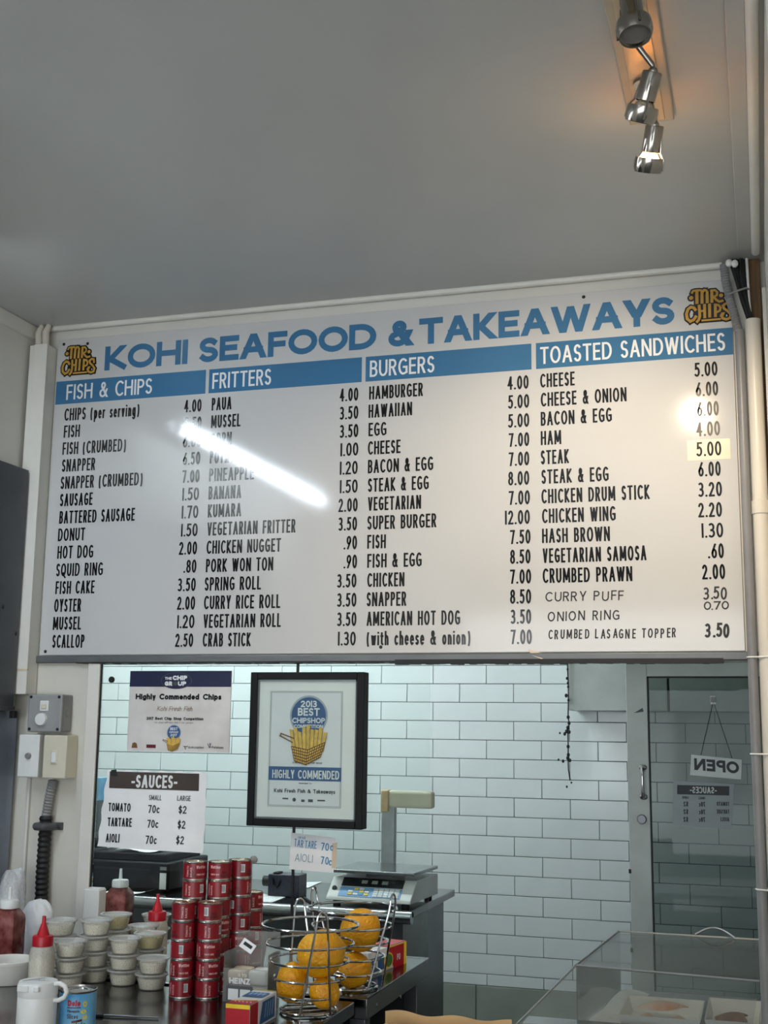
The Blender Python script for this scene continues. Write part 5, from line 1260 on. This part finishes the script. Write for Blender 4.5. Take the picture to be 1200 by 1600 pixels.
# pineapple tin
P = onZ(123, 1544, CT + .098); DR = .043; DH = .098
dl = thing('pineapple_can', (P.x, P.y, CT), 'light blue pineapple slices can beside the white shaker', 'can')
MB().lathe([(0,.001),(DR,.0),(DR*1.02,.002),(DR*.99,.004),(DR*.99,DH-.005),(DR*1.02,DH-.003),(DR*1.02,DH-.0005),(DR*.98,DH),(DR*.96,DH-.004)], n=40).build('body', 'tinside', dl, local=True)
MB().lathe([(DR*.96,DH-.004),(DR*.7,DH-.004),(DR*.68,DH-.003),(DR*.5,DH-.003),(DR*.48,DH-.004),(0,DH-.004)], n=40).build('lid', 'steel', dl, local=True)
lb2 = MB().lathe([(DR*.995,.0045),(DR*1.006,.005),(DR*1.006,DH-.006),(DR*.995,DH-.0055)], n=48).build('label', 'doleblue', dl, local=True)
wd = wrap(DR*1.006 + .0005)
mb = MB(); text_mb('Dole', .031, .0135, .0036, lambda a, b: wd(-.020 + a, .066 + b), mb, gap=.0008); mb.build('lettering', 'redcap', lb2, local=True, smooth=False)
mb = MB(); ribbon(mb, [(-.020 + i*.0031, .0625) for i in range(11)], .0022, wd); mb.build('underline', 'darkred', lb2, local=True, smooth=False)
mb = MB(); text_mb('Pineapple', .029, .0062, .0012, lambda a, b: wd(-.020 + a, .052 + b), mb); text_mb('Slices', .026, .0105, .0019, lambda a, b: wd(-.020 + a, .038 + b), mb); mb.build('lettering', 'greyp', lb2, local=True, smooth=False)
mb = MB(); wd3 = wrap(DR*1.006 + .0004)
def wdisc(mb, fn, cx, cy, rx, ry, n=14): mb.add([fn(cx + rx*math.cos(2*PI*i/n), cy + ry*math.sin(2*PI*i/n)) for i in range(n)], [tuple(range(n))])
for cx_, cy_, rx, ry in ((.022,.070,.005,.007),(.019,.053,.007,.005),(.023,.040,.006,.005),(-.016,.012,.010,.006),(.004,.011,.009,.005),(-.005,.070,.0,.0)):
    if rx: wdisc(mb, wd3, cx_, cy_, rx, ry)
mb.build('pineapple_rings', 'yellow', lb2, local=True, smooth=False)
wd4 = wrap(DR*1.006 + .0008); mb = MB()
for cx_, cy_, rx, ry in ((.022,.070,.002,.003),(.019,.053,.003,.002),(.023,.040,.0025,.002)): wdisc(mb, wd4, cx_, cy_, rx, ry)
mb.build('ring_holes', 'doleblue', lb2, local=True, smooth=False)
mb = MB()
for i in range(5): ribbon(mb, [(-.006 + i*.006, .014), (-.002 + i*.006, .026 + .003*(i % 2))], .003, wd4)
mb.build('leaves', 'green', lb2, local=True, smooth=False)
ribbon_mb = MB(); ribbon(ribbon_mb, [(-.006 + i*.0025, .031 + i*.0004) for i in range(9)], .005, wd4); ribbon_mb.build('red_flash', 'darkred', lb2, local=True, smooth=False)
dl.rotation_euler = (0, 0, YAW + .12)
# steel knife lying on the counter
a, b = onZ(150, 1586, CT + .004), onZ(248, 1590, CT + .004)
kn = thing('steel_rod', a.lerp(b, .5) - Vector((0, 0, .004)), 'dark steel sharpening rod lying on the counter right of the pineapple can', 'rod')
MB().cyl(a.lerp(b, .10), b, .0035, .0022, 10).build('rod', 'steel_dark', kn); MB().cyl(a, a.lerp(b, .12), .0065, .0055, 12).build('handle', 'rubber', kn, bevel=.001)
# white square tub by the jamb
p = onZ(143, 1492, CT); y_ = 3.82; x0, x1 = x_at(130.5, y_, 1.1), x_at(156, y_, 1.1); zt = onY(143, 1390, y_).z
t = thing('white_carton', (.5*(x0+x1), y_, CT), 'plain white carton standing by the door jamb behind the tubs', 'carton')
MB().hexa([(x0+.002, y_, CT), (x1, y_, CT), (x1, y_+.05, CT), (x0+.002, y_+.05, CT)], [(x0+.003, y_, zt), (x1-.001, y_, zt), (x1-.001, y_+.05, zt), (x0+.003, y_+.05, zt)]).build('box', 'whitepl', t, bevel=.004)
MB().box(x0+.006, x1-.004, y_+.004, y_+.046, zt - .001, zt + .003).build('lid_flap', 'whitepl', t, bevel=.001)

# clear bin of sachets with raised lettering
p0 = onZ(341, 1564, CT); p1 = onZ(407, 1566, CT)
hw = (p1 - p0).length; hx0, hy0 = p0.x, p0.y; hx0 += .012; p1.x += .03
t = thing('sachet_bin', (.5*(hx0+p1.x), hy0 + .05, CT), 'clear plastic bin of white sachets in front of the can stack', 'bin')
HB = .125; dpt = .085
x1_ = p1.x
def wallp(x0, x1, y0, y1, z0, z1, nm='wall'): return BOX(nm, 'clear', x0, x1, y0, y1, z0, z1, t, smooth=False)
wallp(hx0, x1_, hy0, hy0 + .002, CT, CT + .085, 'front_wall'); wallp(hx0, hx0 + .002, hy0 + .002, hy0 + dpt, CT, CT + HB, 'side_wall'); wallp(x1_ - .002, x1_, hy0 + .002, hy0 + dpt, CT, CT + HB, 'side_wall'); wallp(hx0 + .002, x1_ - .002, hy0 + dpt - .002, hy0 + dpt, CT, CT + .17, 'back_wall')
BOX('floor', 'clear', hx0 + .002, x1_ - .002, hy0 + .002, hy0 + dpt - .002, CT, CT + .002, t)
pl_ = BOX('label_panel', mat('dark_grey_label', (84, 86, 90), .4, var=.06), hx0 + .010, hx0 + .085, hy0 - .0008, hy0, CT + .004, CT + .042, t, smooth=False)
for k in range(2): BOX('label_window', 'white', hx0 + .016 + k*.034, hx0 + .045 + k*.034, hy0 - .0014, hy0 - .0008, CT + .006, CT + .034, pl_, smooth=False)
text_mb('HEINZ', .060, .015, .0036, flat((hx0 + .018, hy0 - .0012, CT + .047), (1, 0, 0), (0, 0, 1))).build('lettering', 'white', t, smooth=False)
text_mb('S TO', .024, .007, .0011, flat((hx0 + .044, hy0 - .0012, CT + .066), (1, 0, 0), (0, 0, 1))).build('lettering', 'white', t, smooth=False)
rs = random.Random(21)
cells = [(lv, k) for lv in range(2) for k in range(2)]
nmw = {(0,0): 'lower left', (0,1): 'lower right', (1,0): 'upper left', (1,1): 'upper right'}
for lv, k in cells:
    for r_ in range(2):
        wx = (x1_ - hx0 - .010)/2
        cxs = hx0 + .005 + wx*(k + .5); cys = hy0 + .005 + (dpt - .012)*(r_ + .5)/2; czs = CT + .0225 + lv*.040 + (.022 if k == 0 and lv == 1 else 0)*0
        mb = MB().box(-wx*.46, wx*.46, -.0165, .0165, -.018, .018)
        o = mb.build('sachet', 'whitepl' if (k or not lv) else mat('cream_sachet', (232, 214, 190), .4, var=.05), bevel=.010, seg=3); o.location = (cxs, cys, czs); o.rotation_euler = (0, rs.uniform(-.05, .05) if lv else 0, 0)
        tag(o, 'puffy %s sachet, %s of the %s row in the clear bin' % ('cream' if not (k or not lv) else 'white', nmw[(lv, k)], ['front', 'back'][r_]), 'sachet', 'sachets in the clear bin')
pp = onY(387, 1478, hy0 + .04)
tk = thing('price_tag', pp + Vector((0, 0, -.012)), 'small white tag with black print tilted on top of the sachet bin', 'tag')
k = MB().box(-.020, .020, -.0008, .0008, -.013, .013); rot = Matrix.Rotation(.5, 3, 'Y') @ Matrix.Rotation(-.5, 3, 'X')
k.v = [rot @ v + Vector((0, 0, .012)) for v in k.v]; k.build('tag', 'paper', tk, local=True)
k = MB().box(-.013, .013, -.0014, -.0008, -.003, .006); k.v = [rot @ v + Vector((0, 0, .012)) for v in k.v]; k.build('print', 'rubber', tk, local=True)
# clear tumblers of dark sachets behind
def tumbler(px, py, n, ztop, label, seed):
    P = onZ(px, py, CT + ztop); P = Vector((P.x, P.y, CT))
    t = thing('clear_holder', P, label, 'holder', 'clear holders of brown sachets')
    MB().lathe([(0,.002),(.026,.002),(.036,ztop - .03),(.0365,ztop - .03),(.0345,.06),(.025,.004),(0,.004)], n=20).build('cup', 'clear', t, local=True)
    r = random.Random(seed)
    for i in range(n):
        a = r.uniform(0, 6.28); rad = r.uniform(.004, .020); tilt = r.uniform(-.25, .25)
        k = MB().box(-.009, .009, -.0015, .0015, 0, ztop - .006); R_m = Matrix.Rotation(a, 3, 'Z') @ Matrix.Rotation(tilt*.5, 3, 'X')
        k.v = [R_m @ v + Vector((rad*math.cos(a)*.6, rad*math.sin(a)*.6, .006)) for v in k.v]
        k.build('sachet', 'brownsach', t, local=True, bevel=.0008)
    return t
q1 = onZ(357, 1440, CT + .15)
tumbler(360, 1452, 9, .135, 'clear holder of dark brown sachets behind the sachet bin', 2); tumbler(400, 1440, 9, .135, 'clear holder of dark brown sachets right of the tall cans', 3)

# printed cartons
def carton(name, corners_origin, u, v, h, label):
    """lying carton: origin corner, long axis u, cross axis v, height h"""
    o, u, v = Vector(corners_origin), Vector(u), Vector(v); up = Vector((0, 0, h))
    t = thing(name, o + u*.5 + v*.5, label, 'carton')
    q = lambda a, b, c: o + u*a + v*b + up*c
    MB().hexa([q(0,0,0), q(1,0,0), q(1,1,0), q(0,1,0)], [q(0,0,1), q(1,0,1), q(1,1,1), q(0,1,1)]).build('box', mat('white_carton_card', (226, 228, 230), .4, var=.03), t, bevel=.0015)
    return t, q
def face(par, name, m, pts, n, k):
    n = Vector(n).normalized()*k
    return MB().add([Vector(p) + n for p in pts], [tuple(range(len(pts)))]).build(name, m, par, smooth=False)
# front one: red end towards the viewer's left
o = onZ(352, 1611, CT); e = onZ(420, 1573, CT + .0); s_ = onZ(402, 1622, CT)
u = (e - o); v = (s_ - o); L = u.length
o = o; u = u.normalized()*.17; v = Vector((u.y, -u.x, 0)).normalized()*.062
t, q = carton('wrap_carton', o, u, v, .062, 'blue, white and red carton lying in front of the lemon basket')
N = -u.normalized(); up = Vector((0,0,1)); vn = v.normalized()
e_ = face(t, 'red_end', 'redcap', [q(0,0,0), q(0,1,0), q(0,1,1), q(0,0,1)], -u, .0016)
face(t, 'red_top_band', 'redcap', [q(0,0,1), q(0,1,1), q(.30,1,1), q(.18,0,1)], up, .0016); face(t, 'yellow_stripe', 'yellow', [q(.18,0,1), q(.30,1,1), q(.35,1,1), q(.23,0,1)], up, .0016)
face(t, 'yellow_stripe', 'yellow', [q(0,0,.86), q(0,1,.86), q(0,1,1.02), q(0,0,1.02)], -u, .002)
face(t, 'blue_panel', 'bluep', [q(.50,.06,1), q(.50,.92,1), q(.82,.92,1), q(.82,.06,1)], up, .0016); face(t, 'blue_panel', 'bluep', [q(.35,1,.1), q(.92,1,.1), q(.92,1,.9), q(.45,1,.9)], v, .0016)
face(t, 'yellow_stripe', 'yellow', [q(.97,0,1), q(.97,1,1), q(1,1,1), q(1,0,1)], up, .0016); face(t, 'red_side_band', 'redcap', [q(0,1,0), q(.28,1,0), q(.28,1,1), q(0,1,1)], v, .0014)
mb = MB(); g_ = flat(q(.80, .16, 1) + Vector((0,0,.0024)), vn, u.normalized()*-1)
for i in range(4): ribbon(mb, [(.004 + i*.011, .004), (.006 + i*.011, .034 - .006*(i % 2)), (.011 + i*.011, .012)], .0035, g_, .0001*i)
mb.build('blurred_print', mat('light_blue_print', (150, 190, 224), .4, var=.1), t, smooth=False)
mb = MB(); g_ = flat(q(.20, .10, 1) + Vector((0,0,.0024)), vn, u.normalized()*-1)
for i in range(5): ribbon(mb, [(.004 + i*.010, .004), (.010 + i*.010, .014)], .0035, g_, .0001*i)
mb.build('blurred_print', 'pinkp', t, smooth=False)
mb = MB(); g_ = flat(q(.50, 1, .2) + vn*.0024, u.normalized(), (0,0,1))
for i in range(4): ribbon(mb, [(.004 + i*.015, .006), (.012 + i*.015, .036)], .0045, g_, .0001*i)
mb.build('blurred_print', mat('light_blue_print', (150, 190, 224), .4, var=.1), t, smooth=False)
# rear one on the side bench
o = onZ(574, 1527, CT); e = onZ(634, 1505, CT); u = (e - o)
far = onZ(622, 1494, CT)
o = Vector((o.x, o.y, CT)); vv = Vector((-u.y, u.x, 0)).normalized()*.06
t, q = carton('wrap_carton', o, u, vv, .066, 'white, blue and red carton on the bench behind the rear basket')
vn = -vv.normalized(); un = u.normalized()
face(t, 'red_panel', 'redcap', [q(.66,0,0), q(1,0,0), q(1,0,1), q(.50,0,1)], -vv, .0016); face(t, 'red_end', 'redcap', [q(1,0,0), q(1,1,0), q(1,1,1), q(1,0,1)], u, .0016)
face(t, 'yellow_edge', 'yellow', [q(.93,0,0), q(1,0,0), q(1,0,1), q(.93,0,1)], -vv, .002); face(t, 'yellow_edge', 'yellow', [q(0.5,0,.95), q(1,0,.95), q(1,0,1), q(.5,0,1)], -vv, .0022)
face(t, 'red_top', 'redcap', [q(.5,0,1), q(1,0,1), q(1,1,1), q(.5,1,1)], up, .0016)
face(t, 'blue_panel', 'bluep', [q(0,0,.12), q(.46,0,.12), q(.40,0,.72), q(0,0,.72)], -vv, .0016)
pl = [q(.52 + .12*math.cos(a), 0, .42 + .34*math.sin(a)) for a in [2*PI*i/16 for i in range(16)]]; face(t, 'picture_rim', 'yellow', pl, -vv, .0022)
pl = [q(.52 + .10*math.cos(a), 0, .42 + .28*math.sin(a)) for a in [2*PI*i/16 for i in range(16)]]; face(t, 'food_picture', 'green', pl, -vv, .0028)
text_mb('in-foil', .052, .022, .0042, flat(q(.03, 0, .24) + vn*.0026, un, (0,0,1))).build('lettering', 'white', t, smooth=False)
text_mb('PO', .022, .018, .003, flat(q(.74, 0, .30) + vn*.0026, un, (0,0,1))).build('lettering', 'white', t, smooth=False)

# ================================================================== BASKETS AND LEMONS
def wire_basket(c, rad, H, rz, label):
    t = thing('wire_basket', c, label, 'basket', rz=rz)
    n = 6
    prof = [(rad*.575, .006), (rad*.66, H*.21), (rad*.74, H*.40), (rad*.82, H*.59), (rad*.91, H*.79), (rad, H)]
    for r, z in prof:
        MB().sweep([(r*math.cos(2*PI*i/48), r*math.sin(2*PI*i/48), z) for i in range(48)], .0030 if z < H and z > .01 else .0036, 8, closed=True).build('ring', 'chrome', t, local=True)
    for k in range(2):
        a = PI*k
        pts = []
        for s in (-1, 1):
            leg = []
            for r, z in prof + [(rad*1.03, H*1.12)]:
                ww = .040 - .024*(z/H); leg.append(Vector(((r + .004)*math.cos(a) - s*ww*math.sin(a), (r + .004)*math.sin(a) + s*ww*math.cos(a), z)))
            pts.append(leg)
        topc = (pts[0][-1] + pts[1][-1])/2
        archp = [topc + (pts[0][-1] - topc)*math.cos(PI*i/8) + Vector((0, 0, .022*math.sin(PI*i/8))) for i in range(1, 8)]
        MB().sweep(pts[0] + archp + pts[1][::-1], .0030, 8).build('upright', 'chrome', t, local=True)
    for k in range(4):
        x = -rad*.42 + k*rad*.28; hl = math.sqrt(max(0, (rad*.575)**2 - x*x))
        MB().cyl((x, -hl, .006), (x, hl, .006), .0024, n=8).build('base_wire', 'chrome', t, local=True)
    for k in range(3):
        a = 2*PI*k/3 + .5; MB().ball((rad*.575*math.cos(a), rad*.575*math.sin(a), .003), .004, .004, .003, 8, 6).build('foot', 'chrome', t, local=True)
    return t
B1 = onZ(482, 1581, CT); B2 = onZ(548, 1544, CT)
BR, BH = .125, .215
wire_basket(B1, BR, BH, math.radians(-57), 'chrome wire basket of lemons at the front right of the counter')
B2 = Vector((B2.x, max(B2.y, 3.42), CT))
wire_basket(B2, BR, BH, math.radians(-14), 'chrome wire basket of lemons on the bench behind the front basket')
def lemon(px, py, depth_pt, a, b, rot, label):
    """px,py of centre, on the vertical plane y through depth_pt"""
    c = onY(px, py, depth_pt)
    prof = []
    m = 18
    for i in range(m + 1):
        s = i/m; z = -1 + 2*s
        r = math.sqrt(max(0, 1 - abs(z)**2.3))
        if abs(z) > .88: r = max(r, .0); 
        zz = z*a
        if z > .86: zz += (z - .86)*a*.75; r *= (1 - (z - .86)*1.6)
        prof.append((b*max(r, 0), zz))
    t = thing('lemon', c, label, 'lemon', 'lemons in the wire baskets'); 
    mb = MB().lathe(prof, n=26); rl = random.Random(int(px))
    f1_, f2__ = rl.uniform(0, 6), rl.uniform(0, 6)
    for v in mb.v:
        k = 1 + .035*math.sin(3*math.atan2(v.y, v.x) + f1_ + v.z*30) + .02*math.sin(5*math.atan2(v.y, v.x) + f2__); v.x *= k; v.y *= k
    R_m = Matrix.Rotation(rot[2], 3, 'Z') @ Matrix.Rotation(rot[0], 3, 'X') @ Matrix.Rotation(rot[1], 3, 'Y')
    mb.v = [R_m @ v for v in mb.v]; mb.build('rind', 'lemon', t, local=True)
    k = MB().ball((0, 0, -a*.985), .006, .006, .003, 10, 6); k.v = [R_m @ v for v in k.v]; k.build('stem_scar', 'lemontip', t, local=True)
y1 = B1.y
lemon(501, 1489, y1 - .005, .062, .058, (.3, 1.3, .4), 'large lemon on top in the front basket')
lemon(457, 1535, y1 - .012, .050, .041, (.15, .1, 0), 'lemon at the lower left in the front basket')
lemon(507, 1552, y1 - .014, .038, .039, (.6, .8, .9), 'lemon at the lower right in the front basket')
y2 = B2.y
lemon(563, 1453, y2 - .002, .060, .056, (.4, .5, .2), 'large lemon on top in the rear basket')
lemon(552, 1516, y2 - .002, .050, .048, (.5, 1.2, .6), 'lemon low in the rear basket')
